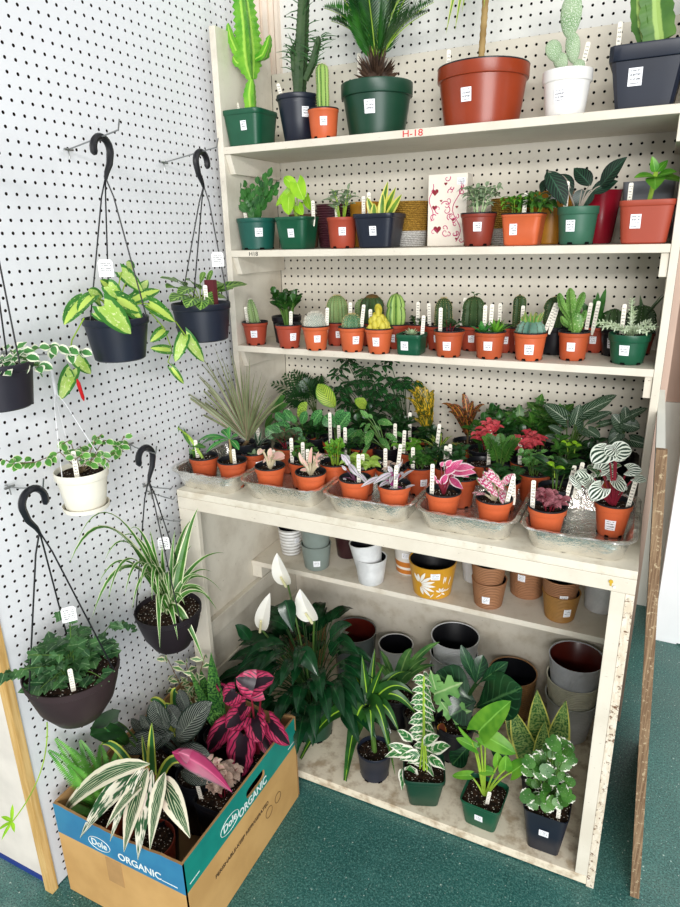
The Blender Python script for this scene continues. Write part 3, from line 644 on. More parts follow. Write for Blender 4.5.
# ================================================================== PLANTS ON THE SHELVES
def plant(name, x, y, z, spec, label, group=None, stk=None, tags=(), cat='plant'):
    """spec = (h, R, r, material[, dict]); stk = (offset, height share[, w, h]); tags = (dx, dy, H, leanx, leany)"""
    root = empty(name, (x, y, z), label, cat, group); kw = dict(spec[4]) if len(spec) > 4 else {}
    p = pot(root, x, y, z, spec[0], spec[1], spec[2], spec[3], kw.pop('inner', None), **kw)
    if stk: sticker(p, stk[0], stk[1], *(stk[2:] or ()))
    for t in tags: stake(root, (x+t[0], y+t[1], p.soil-.004), t[2], (t[3], t[4]))
    return root, p, V((x, y, p.soil))
E0 = .0008
BI = dict(inner=BLK)
# ---- top shelf
G = 'potted plants on the top shelf'
root, p, c = plant('potted_euphorbia', .115, -.222, SZ1+E0, (.093, .062, .05, GRN, dict(sq=7, lip=.14)), 'bright green jagged cactus in a square dark green pot, leftmost on the top shelf', G, (.012, .55, .019, .024), [(-.045, .02, .05, -.012, 0)])
mb = MB(); Y = -.222; A = lambda a, b, y=Y: at(a, b, y=y)
star(mb, [A(252, 108), A(251, 95), A(252, 78)], [.019, .021, .012], 3, .35, 75, .12, .4); star(mb, [A(252, 79), A(250, 66), A(249, 52), A(247, 25), A(244, 2), A(241, -28)], [.012, .032, .04, .034, .03, .024], 3, .3, 62, .28, .1)
star(mb, [A(246, 62), A(238, 52), A(232, 38), A(228, 23)], [.01, .014, .014, .007], 3, .4, 75, .18, .4); star(mb, [A(256, 60), A(264, 56), A(268, 46), A(270, 35)], [.01, .016, .013, .007], 3, .4, 75, .18, .2)
star(mb, [A(243, 66), A(237, 62), A(233, 56)], [.008, .012, .006], 3, .4, 75, .18, .4); mb.build('cactus_body', CACB, root, False)
root, p, c = plant('potted_euphorbia', .26, -.2, SZ1+E0, (.122, .06, .041, NAVY, dict(lip=.1)), 'tall dark green columnar plant with needle leaves in a round black pot', G, (.35, .62, .019, .025), [(-.045, 0, .06, -.018, 0)])
Y = -.2; mb = MB(); nd = MB(); rng = random.Random(4)
for pts, rs, top in (([A(299, 98), A(301, 50), A(304, -12)], [.018, .019, .015], 1), ([A(305, 80), A(313, 62), A(319, 36)], [.009, .011, .008], 1), ([A(296, 90), A(294, 62), A(293, 45)], [.008, .01, .008], 0)):
    star(mb, pts, rs, 5, .75, 90, .1)
    for k in range(30 if len(rs) else 0):
        t = 1-(k/30)**1.4*.75; q = pts[1].lerp(pts[2], t*2-1) if t > .5 else pts[0].lerp(pts[1], t*2); a = R(rng, 0, 2*PI); d = V((math.cos(a), math.sin(a), R(rng, -.15, .5))).normalized(); l = R(rng, .025, .045)
        nd.tube([q+d*rs[1]*.7, q+d*(rs[1]+l*.5)+V((0, 0, .003)), q+d*(rs[1]+l)], [.0016, .0012, .0003], 4)
mb.build('cactus_body', CACD, root, False); nd.build('needle_leaves', SPG, root)
root, p, c = plant('potted_cactus', .358, -.242, SZ1+E0, (.075, .042, .034, TERRAL, dict(lip=.12, inner=BLK)), 'slim ribbed column cactus in a small terracotta pot beside the large green pot', G, (.0, .55, .018, .021))
cactus(root, c, .118, .0155, 9, CAC, SPY, 3, spl=.004, step=.006, dome=.15, sper=3)
root, p, c = plant('potted_sago_palm', .475, -.15, SZ1+E0, (.136, .097, .074, GRND, dict(lip=.24)), 'sago palm with feathery fronds in a large round dark green pot', G, (-.22, .52, .028, .032), [(-.06, .02, .11, 0, 0)])
mb = MB(); rng = random.Random(7)
mb.lathe(c-V((0, 0, .01)), [(.03, 0), (.036, .02), (.03, .05), (.012, .07)], 16, cap1=True)
for k in range(70):
    a = R(rng, 0, 2*PI); e = R(rng, .3, 1.3); q = c+V((0, 0, .02)); d = V((math.cos(a)*math.cos(e), math.sin(a)*math.cos(e), math.sin(e)*1.3)); mb.tube([q+d*.02, q+d*.05, q+d*R(rng, .055, .075)], [.0045, .003, .0004], 4)
mb.build('trunk', leafmat('brown_trunk_scales', '#3a2a20', '#6d5545'), root)
fo = MB(); st = MB(); crown = c+V((0, 0, .05))
for k in range(17):
    a = k*2.4; out = R(rng, .12, .2) if k % 3 else R(rng, .04, .1); l = R(rng, .24, .34)
    tip = crown+V((math.cos(a)*out, math.sin(a)*out*.75, l*(1.1-.9*out))); mid = crown+V((math.cos(a)*out*.22, math.sin(a)*out*.2, l*.45))
    frond(fo, st, bez(crown, mid, tip, 12), .075, .0055, 34, .45, -.05, True, .85, .14, (0, 0, 1) if out > .1 else (math.cos(a), math.sin(a), .3), .002)
for tx, ty in ((324, 8), (331, 21), (434, 2), (428, 12), (345, -8), (408, -10)):
    tip = at(tx, ty, y=-.16); mid = crown+V(((tip.x-crown.x)*.2, 0, (tip.z-crown.z)*.75)); frond(fo, st, bez(crown, mid, tip, 12), .075, .0055, 36, .5, -.05, True, .8, .12, (0, -.5, 1), .002)
fin(root, fo, leafmat('sago_frond', '#1f4f22', '#3c7a2b', rough=.3), st, STEMY, 'fronds', 'frond_stalks')
root, p, c = plant('potted_dracaena', .764, -.155, SZ1+E0, (.142, .113, .092, TERRAG, dict(lip=.22, inner=BLK, n=48)), 'dracaena on a bare ringed trunk in the largest terracotta pot on the top shelf', G, (-.38, .48, .026, .03), [(-.09, .0, .075, 0, 0)])
mb = MB(); b = at(481, 62, y=-.155); tp = V((b.x+.012, b.y, b.z+.34)); N = 40
mb.tube([b.lerp(tp, i/N) for i in range(N+1)], [.0072+(.0014 if i % 2 else 0) for i in range(N+1)], 12); mb.build('trunk', leafmat('ringed_trunk', '#b89a63', '#93743f', rough=.7), root)
blades(root, tp, [at(446, 34, y=-.2), at(455, 30, y=-.22), at(462, 12, y=-.13), at(451, 12, y=-.1), at(484, 8, y=-.25), at(520, -12, y=-.2), at(535, -30, y=-.1), at(430, -30, y=-.2), at(500, -60, y=-.2), at(460, -70, y=-.2)], .034, leafmat('yellow_striped_dracaena_leaf', '#4a7a2f', '#6a9a3a', edge='#cfd36a', ew=.5), 'blade', .2, nrm=(0, -1, .3))
root, p, c = plant('potted_prickly_pear', .974, -.2, SZ1+E0, (.101, .056, .043, WHT, dict(lip=.24, fill=.9)), 'pale prickly pear cactus in a white pot on the top shelf', G, (-.3, .45, .026, .028), [(.028, 0, .07, .012, 0)])
mb = MB(); Y = -.2; fc = (0, -1, 0)
pad(mb, A(571, 16), .044, .023, .009, (0, 0, 1), fc); pad(mb, A(573, 48), .032, .016, .009, (-.15, 0, 1), fc); pad(mb, A(554, 51), .024, .018, .008, (-.35, 0, 1), (.3, -1, 0)); pad(mb, A(561, 62), .02, .016, .008, (-.5, 0, 1), (-.2, -1, 0)); pad(mb, A(568, -28), .03, .022, .007, (-.2, 0, 1), fc); pad(mb, A(578, 68), .018, .014, .008, (.3, 0, 1), fc)
mb.build('cactus_pads', leafmat('woolly_pad', '#86a878', '#a9c298', blotch='#dfe6d3', bt=.56, bs=30, rough=.7), root)
root, p, c = plant('potted_euphorbia', 1.145, -.195, SZ1+E0, (.125, .079, .058, NAVY, dict(sq=16, lip=.24)), 'thick scalloped green succulent in a square black pot at the right of the top shelf', G, (-.022, .5, .028, .034), [(-.068, -.0, .085, 0, 0)])
mb = MB(); Y = -.19; star(mb, [A(660, 42), A(657, 18), A(655, -30)], [.034, .036, .03], 3, .35, 40, .12, .5); star(mb, [A(645, 42), A(642, 25), A(640, 8), A(640, -14)], [.012, .02, .018, .015], 3, .4, 40, .15, .1); mb.build('cactus_body', CAC, root, False)
# ---- second shelf
G = 'potted plants on the second shelf'
root, p, c = plant('potted_christmas_cactus', .114, -.222, SZ2+E0, (.089, .059, .048, TEALG, dict(lip=.13, fill=.92)), 'dark flat-jointed holiday cactus in a round teal green pot, leftmost on the second shelf', G, (.1, .55, .022, .024), [(-.035, 0, .055, -.008, 0)])
mb = MB(); Y = -.222
for tx, ty in ((221, 197), (233, 186), (243, 180), (262, 180), (272, 167), (275, 185), (252, 183), (279, 190), (240, 190), (268, 195), (247, 200), (226, 190), (236, 181), (258, 176), (266, 172), (280, 182), (229, 198), (248, 188), (262, 190), (273, 178)):
    e = at(tx, ty, y=-.222+random.Random(tx).uniform(-.035, .03)); path = bez(c+V((0, 0, 0)), c*.5+e*.5+V((0, 0, .02)), e, 8); k = 4
    for j in range(4):
        a_, b_ = path[2*j], path[2*j+2]; mb.ribbon([a_, a_.lerp(b_, .3), a_.lerp(b_, .7), b_], .019, 'elliptic', (.1, -1, .3), .15, 0, .06, 0, 2, 2)
mb.build('foliage', MG if False else leafmat('holiday_cactus_joint', '#1d4f24', '#3b7a2f', mid='#4f8f45', mw=.06), root)
root, p, c = plant('potted_philodendron', .257, -.228, SZ2+E0, (.088, .052, .04, GRN, dict(sq=7, lip=.1)), 'lime green heart-leaf plant in a square green pot on the second shelf', G, (.004, .5, .02, .023), [(.048, .01, .06, 0, 0)])
F = lambda a, b, y: at(a, b, y=y)
petioled(root, c, [(F(297, 183, -.25), F(304, 200, -.26), .052, (.1, -1, .2)), (F(292, 184, -.24), F(284, 177, -.24), .034, (.2, -1, .3)), (F(289, 197, -.26), F(289, 215, -.27), .05, (-.1, -1, .3)), (F(291, 190, -.22), F(276, 206, -.23), .026, (.5, -1, .4)), (F(306, 197, -.2), F(311, 210, -.2), .03, (-.3, -1, .2)), (F(298, 206, -.24), F(303, 215, -.25), .03, (.3, -1, .1))], LGY, STEMY, cross=4)
root, p, c = plant('potted_jewel_plant', .404, -.235, SZ2+E0, (.082, .043, .035, TERRAR, dict(lip=.12)), 'small soft-stemmed seedling in a terracotta pot, left of the square black pot', G, (.0, .55, .019, .021), [(-.026, .02, .06, 0, 0)])
bush(root, c, 21, 7, .10, .045, .036, .017, SILV, STEMY, 6, 'ovate', .35, up=.3, start=.35)
root, p, c = plant('potted_snake_plant', .511, -.22, SZ2+E0, (.088, .06, .046, NAVY, dict(sq=8, lip=.13)), 'small yellow-edged snake plant in a square blue-black pot', G, (.002, .5, .02, .024), [(-.04, .02, .075, 0, 0), (-.052, .01, .065, 0, 0)])
Y = -.22; blades(root, [c+V((a, b, -.004)) for a, b in ((0, 0), (.01, -.01), (-.015, .005), (.015, .01), (-.005, .015), (-.01, -.012), (.0, .02))], [A(388, 181), A(383, 192), A(367, 197), A(402, 194), A(381, 200), A(374, 203), A(396, 187)], .022, SNK, 'snake', .02, .25, (.1, -1, .2))
root, p, c = plant('potted_jewel_plant', .786, -.225, SZ2+E0, (.081, .046, .034, TERRAD, dict(lip=.13, inner=BLK)), 'pale hairy-leaved plant in a brown-red pot, in front of the heart print box', G, (-.05, .58, .02, .022))
bush(root, c, 31, 10, .095, .055, .042, .017, SILV, leafmat('pale_green_stem', '#a8bf90'), 6, 'ovate', .5, up=.3, start=.25)
root, p, c = plant('potted_peperomia', .9, -.222, SZ2+E0, (.076, .05, .041, TERRAL, dict(sq=8, lip=.12, inner=BLK)), 'curly green leaves in a square orange pot on the second shelf', G, (-.016, .5, .018, .026), [(-.0, -.01, .062, .003, 0)])
bush(root, c+V((-.02, 0, 0)), 33, 7, .07, .035, .038, .02, LG, STEMY, 5, 'ovate', .6, wave=.12); bush(root, c+V((.025, 0, 0)), 34, 7, .065, .05, .042, .023, MG, STEMY, 5, 'ovate', .8, wave=.1)
root, p, c = plant('potted_calathea', 1.027, -.225, SZ2+E0, (.086, .048, .039, GRNL, dict(lip=.2)), 'dark drooping striped leaves in a round grey-green pot beside the red pot', G, (-.35, .5, .021, .026), [(-.03, -.0, .075, 0, 0)])
dk = leafmat('black_green_leaf', '#101f1a', '#1a2f24', mid='#39604a', mw=.06, vein='#3a6a4a', vn=8, vw=.12, under='#1d1519', rough=.35); Y = -.225
petioled(root, c, [(A(601, 186), A(627, 157, -.25), .045, (-.5, -1, .4)), (A(590, 185), A(574, 168, -.2), .04, (.3, -1, .3)), (A(592, 192), A(618, 181), .035, (0, -1, .5)), (A(548, 172, -.24), A(566, 206, -.26), .05, (.5, -1, .2)), (A(552, 178, -.2), A(541, 193, -.23), .036, (-.4, -1, .4)), (A(582, 190), A(576, 209), .034, (.2, -1, .1)), (A(592, 190), A(583, 208), .03, (-.2, -1, .1)), (A(560, 175, -.2), A(572, 196, -.22), .04, (.3, -1, .2))], dk, leafmat('grey_pink_stalk', '#8f8579'), lobe=.05, shape='lance', pk=.2)
root, p, c = plant('potted_peperomia', 1.178, -.232, SZ2+E0, (.093, .059, .048, TERRAR, dict(sq=8, lip=.13)), 'thick stemmed bright green plant in the large square salmon pot, rightmost on the second shelf', G, (-.02, .52, .022, .03), [(-.04, .0, .058, 0, 0)])
Y = -.23; petioled(root, c, [(A(655, 176), A(634, 178, -.27), .03, (0, -.8, 1)), (A(655, 177), A(655, 190, -.30), .04, (0, -1, .6)), (A(657, 176), A(677, 172, -.24), .034, (0, -.7, 1)), (A(657, 176), A(690, 184, -.2), .03, (0, -.7, 1)), (A(655, 172), A(652, 156, -.23), .02, (.3, -1, .2)), (A(657, 172), A(668, 160, -.2), .022, (-.3, -1, .3))], LG, STEMY, .004, .02, 'ovate', pk=0)
# empty decorative pots and a gift box behind
def empty_pot(name, x, y, z, spec, label, group, stk=None, cat='pot', **k):
    root = empty(name, (x, y, z), label, cat, group); kw = dict(lip=0, fill=.25, soil=False, th=.005, foot=False); kw.update(k)
    p = pot(root, x, y, z, spec[0], spec[1], spec[2], spec[3], spec[4] if len(spec) > 4 else None, **kw)
    if stk: sticker(p, *stk)
    return root, p
OCH = plain('ochre_ceramic', '#c78a2b', .35, .5, .12); INB = plain('black_pot_inside', '#0c0c10', .4, .4); MAROON = ribbed('maroon_ceramic', '#4f2430', .35, 900)
BRN = plain('brown_ceramic', '#8a6650', .4, .4, .15); REDC = plain('deep_red_ceramic', '#8d1426', .25, .55, .15, 10); GREYC = plain('grey_ceramic', '#868a90', .4, .4, .1)
G2 = 'empty decorative pots behind the plants on the second shelf'
empty_pot('decorative_pot', .195, -.07, SZ2+E0, (.10, .05, .04, BRN, INB), 'brown empty pot standing behind the two green pots', G2)
empty_pot('decorative_pot', .30, -.075, SZ2+E0, (.125, .055, .045, MAROON, INB), 'ribbed maroon empty pot behind the lime green plant', G2)
empty_pot('decorative_pot', .405, -.075, SZ2+E0, (.127, .047, .042, OCH, INB), 'ochre empty pot half hidden behind the square blue-black pot', G2)
def basket_mat(name, zs):
    m = NT(name, .6, .3); s_ = m.n('ShaderNodeSeparateXYZ'); m.l(m.coord('Object'), s_.inputs[0]); z = s_.outputs[2]
    br = m.noise(m.mapping(m.coord('Object'), 300, 300, 500), 1, 2); g = m.mix(m.step(br, .5, .1), lin('#c99a3f'), lin('#8a6420')); w_ = m.mix(m.step(br, .5, .1), lin('#efece6'), lin('#c9c5bf'))
    m.color(m.mix(m.step(z, zs, .001), w_, g)); m.bump(m.math('SINE', m.math('MULTIPLY', z, 1300)), .9, .003); return m.m
BASK = basket_mat('gold_and_white_weave', .042)
empty_pot('woven_basket_pot', .552, -.10, SZ2+E0, (.121, .062, .05, BASK, INB), 'gold and white woven pot between the black pot and the heart print box', G2)
empty_pot('woven_basket_pot', .838, -.08, SZ2+E0, (.118, .056, .045, BASK, INB), 'gold and white woven pot behind the square orange pot', G2)
empty_pot('decorative_pot', .945, -.085, SZ2+E0, (.13, .054, .048, OCH, INB), 'ochre empty pot between the square orange pot and the grey-green pot', G2, (.0, .8, .02, .03))
empty_pot('decorative_pot', 1.068, -.115, SZ2+E0, (.125, .048, .033, REDC, INB), 'deep red empty pot right of the round grey-green pot', G2)
empty_pot('decorative_pot', 1.172, -.065, SZ2+E0, (.142, .06, .05, GREYC, INB), 'grey empty pot behind the large square salmon pot', G2, sq=8)
gb = empty('gift_box', (.672, -.105, SZ2), 'tall cream gift box printed with pink scrolls and red hearts', 'gift box')
mb = MB(); mb.box((.6175, -.125, SZ2+E0), (.727, -.07, 1.740)); mb.build('box_body', plain('cream_card', '#f2eadc', .5, .3, .04), gb, False, .001)
mb = MB(); hr = MB(); rng = random.Random(11)
def heart(m_, cx, cz, s_, y):
    pts = [(16*math.sin(t)**3, 13*math.cos(t)-5*math.cos(2*t)-2*math.cos(3*t)-math.cos(4*t)) for t in [2*PI*i/24 for i in range(24)]]
    m_.prism([(cx+a*s_/32, y, cz+b*s_/32) for a, b in pts][::-1], (0, .0006, 0))
for cx, cz, s_ in ((.637, 1.695, .02), (.667, 1.715, .009), (.637, 1.655, .015), (.655, 1.672, .007), (.646, 1.598, .022), (.69, 1.622, .009), (.702, 1.572, .009), (.712, 1.70, .009), (.70, 1.655, .008)): heart(hr, cx, cz, s_, -.1258)
def scroll(cx, cz, s_, a0, sgn):
    pts = [V((cx+s_*(1-t*.85)*math.cos(a0+sgn*t*5.5)*1, -.1256, cz+s_*(1-t*.85)*math.sin(a0+sgn*t*5.5))) for t in [i/16 for i in range(17)]]; mb.tube(pts, [.0013*(1-.5*i/16) for i in range(17)], 4)
for k in range(22): scroll(R(rng, .632, .715), R(rng, 1.566, 1.732), R(rng, .006, .015), R(rng, 0, 6), rng.choice((-1, 1)))
mb.tube([V((.70+.012*math.sin(i*.5), -.1256, 1.565+i*.009)) for i in range(18)], .0011, 4); mb.tube([V((.627+.006*math.sin(i*.7), -.1256, 1.62+i*.008)) for i in range(13)], .0011, 4)
mb.build('scroll_print', plain('pink_print', '#d3487f', .5), gb); hr.build('heart_print', plain('dark_red_print', '#8f1f2f', .5), gb, False)
mb = MB(); mb.add([(.698, -.1262, 1.712), (.722, -.1262, 1.710), (.722, -.1262, 1.728), (.698, -.1262, 1.730)], [(0, 1, 2, 3)], [(1, 0), (1, 1), (0, 1), (0, 0)]); mb.build('price_sticker', STICK, gb, False)
# ---- third shelf: cacti and succulents
G = 'small potted cacti and succulents on the third shelf'
Z = SZ3+E0
T3 = (.071, .0405, .029)
def cpot(name, x, y, label, mat=TERRAL, h=.071, R_=.0405, r=.029, stk=(0, .5, .018, .022), tags=(), **k):
    d = dict(lip=.17, inner=BLK, fill=.9); d.update(k); return plant(name, x, y, Z, (h, R_, r, mat, d), label, G, stk, tags)
root, p, c = cpot('potted_cactus', .106, -.252, 'narrow pointed cactus in a terracotta pot, leftmost on the third shelf', TERRAR, tags=[(-.026, 0, .055, -.006, 0)], stk=(-.15, .5, .019, .021))
cactus(root, c, .075, .014, 7, CACL, SPW, 5, (-.012, 0), .005, .006, .2, .75, 1.1, 4)
root, p, c = cpot('potted_jade_plant', .181, -.185, 'dark glossy succulent in a round black pot, second from the left on the third shelf', BLK, .082, .047, .036, None)
bush(root, c, 41, 6, .09, .06, .04, .026, GLOSS, STEM, 6, 'obovate', .1, up=.6, start=.45, sr=.002)
root, p, c = cpot('potted_jade_plant', .24, -.276, 'upright glossy jade-like succulent in a terracotta pot', TERRAR, tags=[(.014, -.012, .05, .003, 0)], stk=(.35, .5, .018, .022))
bush(root, c, 42, 6, .095, .05, .042, .026, GLOSS, STEM, 7, 'obovate', .05, up=.7, start=.5, sr=.003)
root, p, c = cpot('potted_cactus', .335, -.283, 'round white woolly cactus in an orange terracotta pot', stk=(.1, .5, .018, .02), tags=[(.034, .004, .062, .004, 0)])
cactus(root, c-V((0, 0, .006)), .05, .032, 14, WOOL, SPW, 6, spl=.006, step=.0032, rib=.03, dome=.6, sper=7, sprr=.0003, allover=26)
root, p, c = cpot('potted_cactus', .357, -.183, 'tall straw-spined cactus behind the white woolly one', TERRAR, stk=(.1, .5, .018, .02))
cactus(root, c, .085, .031, 18, CACL, SPY, 7, (0, 0), .004, .005, .06, .5, .9, 4)
root, p, c = cpot('potted_cactus', .411, -.12, 'pale spiny cactus at the back, between the straw-spined and the round ones', TERRAD, stk=None)
cactus(root, c, .07, .02, 10, CACL, SPW, 8, spl=.006, step=.006, dome=.4)
root, p, c = cpot('potted_cactus', .448, -.275, 'round blue-green spiny cactus in a terracotta pot under three name stakes', stk=(.3, .5, .018, .022), tags=[(.022, .016, .07, .004, .01), (.028, .0, .062, .008, 0), (-.02, .03, .075, .002, 0)])
cactus(root, c-V((0, 0, .006)), .048, .027, 12, leafmat('blue_green_cactus', '#4f7f5a', '#76a07a', rough=.6), SPY, 9, spl=.005, step=.004, rib=.06, dome=.6, sper=5, allover=20)
root, p, c = cpot('potted_cactus', .464, -.165, 'dark green column cactus with a brown woolly top at the back of the shelf', TERRAR, stk=None)
cactus(root, c, .085, .033, 14, CACD, SPB, 10, spl=.004, step=.007, rib=.08, dome=.4, waist=.9)
mb = MB(); mb.lathe(c+V((0, 0, .072)), [(.02, 0), (.021, .006), (.015, .012), (.004, .015)], 16, cap1=True); mb.build('woolly_cap', leafmat('brown_wool', '#8a6a35', '#6a4f2a', rough=.9), root)
root, p, c = cpot('potted_cactus', .533, -.28, 'knobbly yellow cactus cluster in a terracotta pot', stk=(-.25, .5, .018, .024), tags=[(-.03, .01, .06, 0, 0)])
mb = MB(); rng = random.Random(13)
for k in range(26):
    a = k*2.4; q = .030*math.sqrt(k/26); zz = .052*(1-(q/.032)**2)+R(rng, -.006, .006)+(.018 if k < 3 else 0); r_ = R(rng, .0075, .0105); mb.lathe(c+V((math.cos(a)*q, math.sin(a)*q, zz-.016)), [(r_*.7, -.012), (r_*.95, 0), (r_, .006), (r_*.8, .013), (r_*.35, .0165)], 10, cap1=True)
mb.build('cactus_body', CACY, root)
root, p, c = cpot('potted_cactus', .546, -.183, 'smooth green egg-shaped ribbed cactus standing behind the yellow one', TERRAR, stk=(-.3, .45, .016, .022))
cactus(root, c, .092, .0265, 10, CAC, SPY, 14, spl=.002, step=.009, rib=.12, dome=.55, waist=.72, sper=2)
root, p, c = cpot('potted_succulent', .623, -.262, 'small hairy rosette in a square bright green pot', GRN, .056, .0375, .033, (-.008, .46, .021, .024), [(.03, .0, .06, .004, 0)], sq=7, lip=.2, inner=GRN)
rosette(root, c, 15, 34, .024, .0075, ROSET, 'lance', .2, 1.4, .05, .4, name='foliage')
root, p, c = cpot('potted_cactus', .675, -.172, 'fuzzy round-topped cactus behind the square bright green pot', TERRAR, stk=(-.2, .5, .016, .02), R_=.043)
cactus(root, c+V((.01, 0, 0)), .082, .024, 14, CACD, SPY, 16, spl=.004, step=.005, rib=.07, dome=.5, sper=4); stake(root, c+V((-.03, 0, -.004)), .07, (-.004, 0))
root, p, c = cpot('potted_succulent', .605, -.16, 'low small-leaved succulent at the back, right of the egg-shaped cactus', TERRAR, stk=None, tags=[(.0, .0, .072, 0, 0)])
bush(root, c, 17, 5, .03, .03, .018, .011, DG, STEM, 5, 'obovate', .2)
root, p, c = cpot('potted_succulent', .731, -.268, 'small dark red-stemmed succulent in a terracotta pot with a long white stake', TERRA, stk=(-.15, .45, .02, .023), tags=[(-.022, -.01, .07, 0, 0)], R_=.041, r=.031)
bush(root, c, 18, 5, .04, .03, .024, .016, leafmat('dark_olive_leaf', '#2b4a2a', '#4a6a3a'), STEMR, 5, 'obovate', .3)
root, p, c = cpot('potted_cactus', .765, -.15, 'dark grafted cactus with a small leaf on top, behind a terracotta pot', TERRAR, stk=(-.1, .5, .016, .02), tags=[(-.035, 0, .085, .01, 0)])
cactus(root, c, .085, .03, 12, CACD, SPY, 19, spl=.003, step=.007, rib=.1, dome=.45, waist=.8, sper=2); bush(root, c+V((-.005, 0, .078)), 20, 1, .02, .01, .022, .009, MG, STEM, 3)
root, p, c = cpot('potted_aloe', .838, -.255, 'small green aloe rosette in a terracotta pot with two wide stakes', TERRA, stk=(-.12, .5, .021, .023), tags=[(-.02, .016, .075, .0, 0), (-.005, .02, .078, .002, 0)], R_=.041, r=.032)
rosette(root, c+V((-.018, -.01, 0)), 22, 9, .04, .014, leafmat('aloe_leaf', '#2f7a33', '#4f9a45', blotch='#a9cf9a', bt=.66, bs=16), 'lance', .3, 1.3, .1, .5); rosette(root, c+V((.014, 0, 0)), 23, 12, .045, .012, LG, 'lance', .4, 1.4, -.05, .5)
root, p, c = cpot('potted_cactus', .853, -.15, 'bare pot with a single stake at the back, left of the thin column cactus', TERRAR, stk=(.1, .5, .016, .02), tags=[(-.015, 0, .072, 0, 0)])
cactus(root, c+V((-.02, 0, 0)), .02, .014, 8, CACD, SPY, 24, dome=.8)
root, p, c = cpot('potted_cactus', .895, -.15, 'thin dark column cactus in a brown-red pot at the back', TERRAD, stk=(-.1, .5, .016, .02), tags=[(.01, -.03, .07, 0, 0)])
cactus(root, c+V((-.005, 0, 0)), .09, .0155, 9, CACD, SPY, 25, spl=.003, step=.006, dome=.2)
root, p, c = cpot('potted_cactus', .94, -.249, 'blue-ribbed ball cactus with leafy red-tipped pups in a terracotta pot', TERRAL, .072, .042, .033, (-.02, .42, .022, .026))
cactus(root, c-V((0, 0, .008)), .045, .034, 13, leafmat('blue_ball_cactus', '#55806f', '#7fa592', rough=.6), SPB, 26, spl=.007, step=.006, rib=.12, dome=.6, sper=3)
fo = MB(); rng = random.Random(27)
for k in range(12):
    a = k*2.4; d = V((math.cos(a)*.45, math.sin(a)*.45, 1)).normalized(); b = c+V((math.cos(a)*.016, math.sin(a)*.016, .025)); fo.ribbon([b, b+d*.015, b+d*R(rng, .02, .04)], .013, 'lance', (-.3*d.x, -1, .2), .5)
fo.build('pups', leafmat('red_tipped_pup', '#4f8f3f', '#86b05a', mid='#c98f6a', mw=.15), root)
root, p, c = cpot('potted_cactus', .985, -.14, 'tall dark fuzzy cactus with a leaning white stake in a black pot', BLK, .074, .043, .034, None)
cactus(root, c, .085, .031, 14, CACD, SPY, 28, spl=.003, step=.006, rib=.08, dome=.4, waist=.8, sper=3)
for a, b, H, lx in ((.0, -.042, .072, .022), (.012, -.044, .078, .018)): stake(root, c+V((a-.018, b, -.0)), H, (lx, 0))
root, p, c = cpot('potted_cactus', 1.043, -.214, 'paddle cactus with branching green stems in a terracotta pot', TERRA, .073, .039, .031, (-.15, .5, .019, .022))
mb = MB(); pad(mb, c+V((.004, -.012, .026)), .028, .018, .006, (0, 0, 1), (0, -1, 0)); Y = -.21
for pts, rs in (([A(574, 330), A(572, 310), A(570, 288)], [.012, .014, .008]), ([A(570, 318), A(562, 305), A(559, 293)], [.008, .009, .006]), ([A(576, 312), A(581, 300), A(584, 292)], [.008, .009, .006]), ([A(578, 325), A(583, 318), A(586, 310)], [.006, .007, .005]), ([A(569, 326), A(564, 322), A(561, 316)], [.006, .007, .004])): star(mb, pts, rs, 4, .6, 110, .16)
mb.build('cactus_body', leafmat('monstrose_cactus', '#4a7f30', '#74a248', blotch='#c3d79a', bt=.62, bs=12), root, False)
root, p, c = cpot('potted_succulent', 1.082, -.075, 'dark jagged flat-stemmed plant behind the paddle cactus', TERRAR, stk=(-.1, .5, .016, .02), tags=[(-.02, -.04, .075, .006, 0), (-.003, -.045, .08, .008, 0)])
mb = MB()
for tx, ty in ((580, 300), (594, 298), (606, 288), (603, 302), (588, 305), (610, 310), (598, 292)):
    e = at(tx, ty, y=-.09); mb.ribbon(sag(c, e, .05, 8), .02, 'strap', (.1, -1, .3), .1, 0, .14, 0, 2, 3)
mb.build('foliage', leafmat('jagged_stem', '#23511f', '#3f7a2f'), root)
root, p, c = cpot('potted_cactus', 1.135, -.118, 'small round dark spotted cactus in a black pot behind the big green pot', BLK, .07, .037, .028, (-.3, .5, .014, .026))
cactus(root, c+V((-.008, 0, 0)), .058, .0235, 10, CACD, SPW, 29, spl=.0025, step=.01, rib=.12, dome=.6, sper=3)
root, p, c = cpot('potted_succulent', 1.173, -.222, 'frosted white-green succulent in the largest dark green pot on the third shelf', GRN, .073, .049, .037, (-.2, .5, .022, .025), [(-.02, .016, .08, 0, 0)], inner=GRN, lip=.24, n=40)
fo = MB(); rng = random.Random(30); st = MB()
for tx, ty, yy in ((597, 323, -.27), (603, 327, -.29), (655, 327, -.26), (647, 332, -.29), (632, 300, -.2), (634, 312, -.2), (615, 328, -.28), (640, 330, -.3), (625, 330, -.3), (650, 322, -.2)):
    e = at(tx, ty, y=yy); path = sag(c, e, .12, 12)
    for k in range(1, 40):
        t = k/39*12; i = min(11, int(t)); q = path[i].lerp(path[i+1], t-i); a = k*2.4; T = (path[i+1]-path[i]).normalized(); s1 = T.orthogonal().normalized(); s2 = T.cross(s1); d = (s1*math.cos(a)+s2*math.sin(a)+T*.7).normalized(); fo.ribbon([q, q+d*.006, q+d*.0115], .0042, 'elliptic', (0, -.6, 1), .3, cross=1)
    st.tube(path, .0022, 5)
fin(root, fo, PALE, st, PALE)
root, p, c = cpot('potted_cactus', 1.195, -.085, 'dark crested cactus with long pointed stems at the right end of the third shelf', TERRAD, .06, .036, .027, None)
cactus(root, c+V((-.004, 0, 0)), .075, .034, 12, CACD, SPW, 31, spl=.003, step=.006, rib=.16, dome=.6, sper=3, flat=.7)
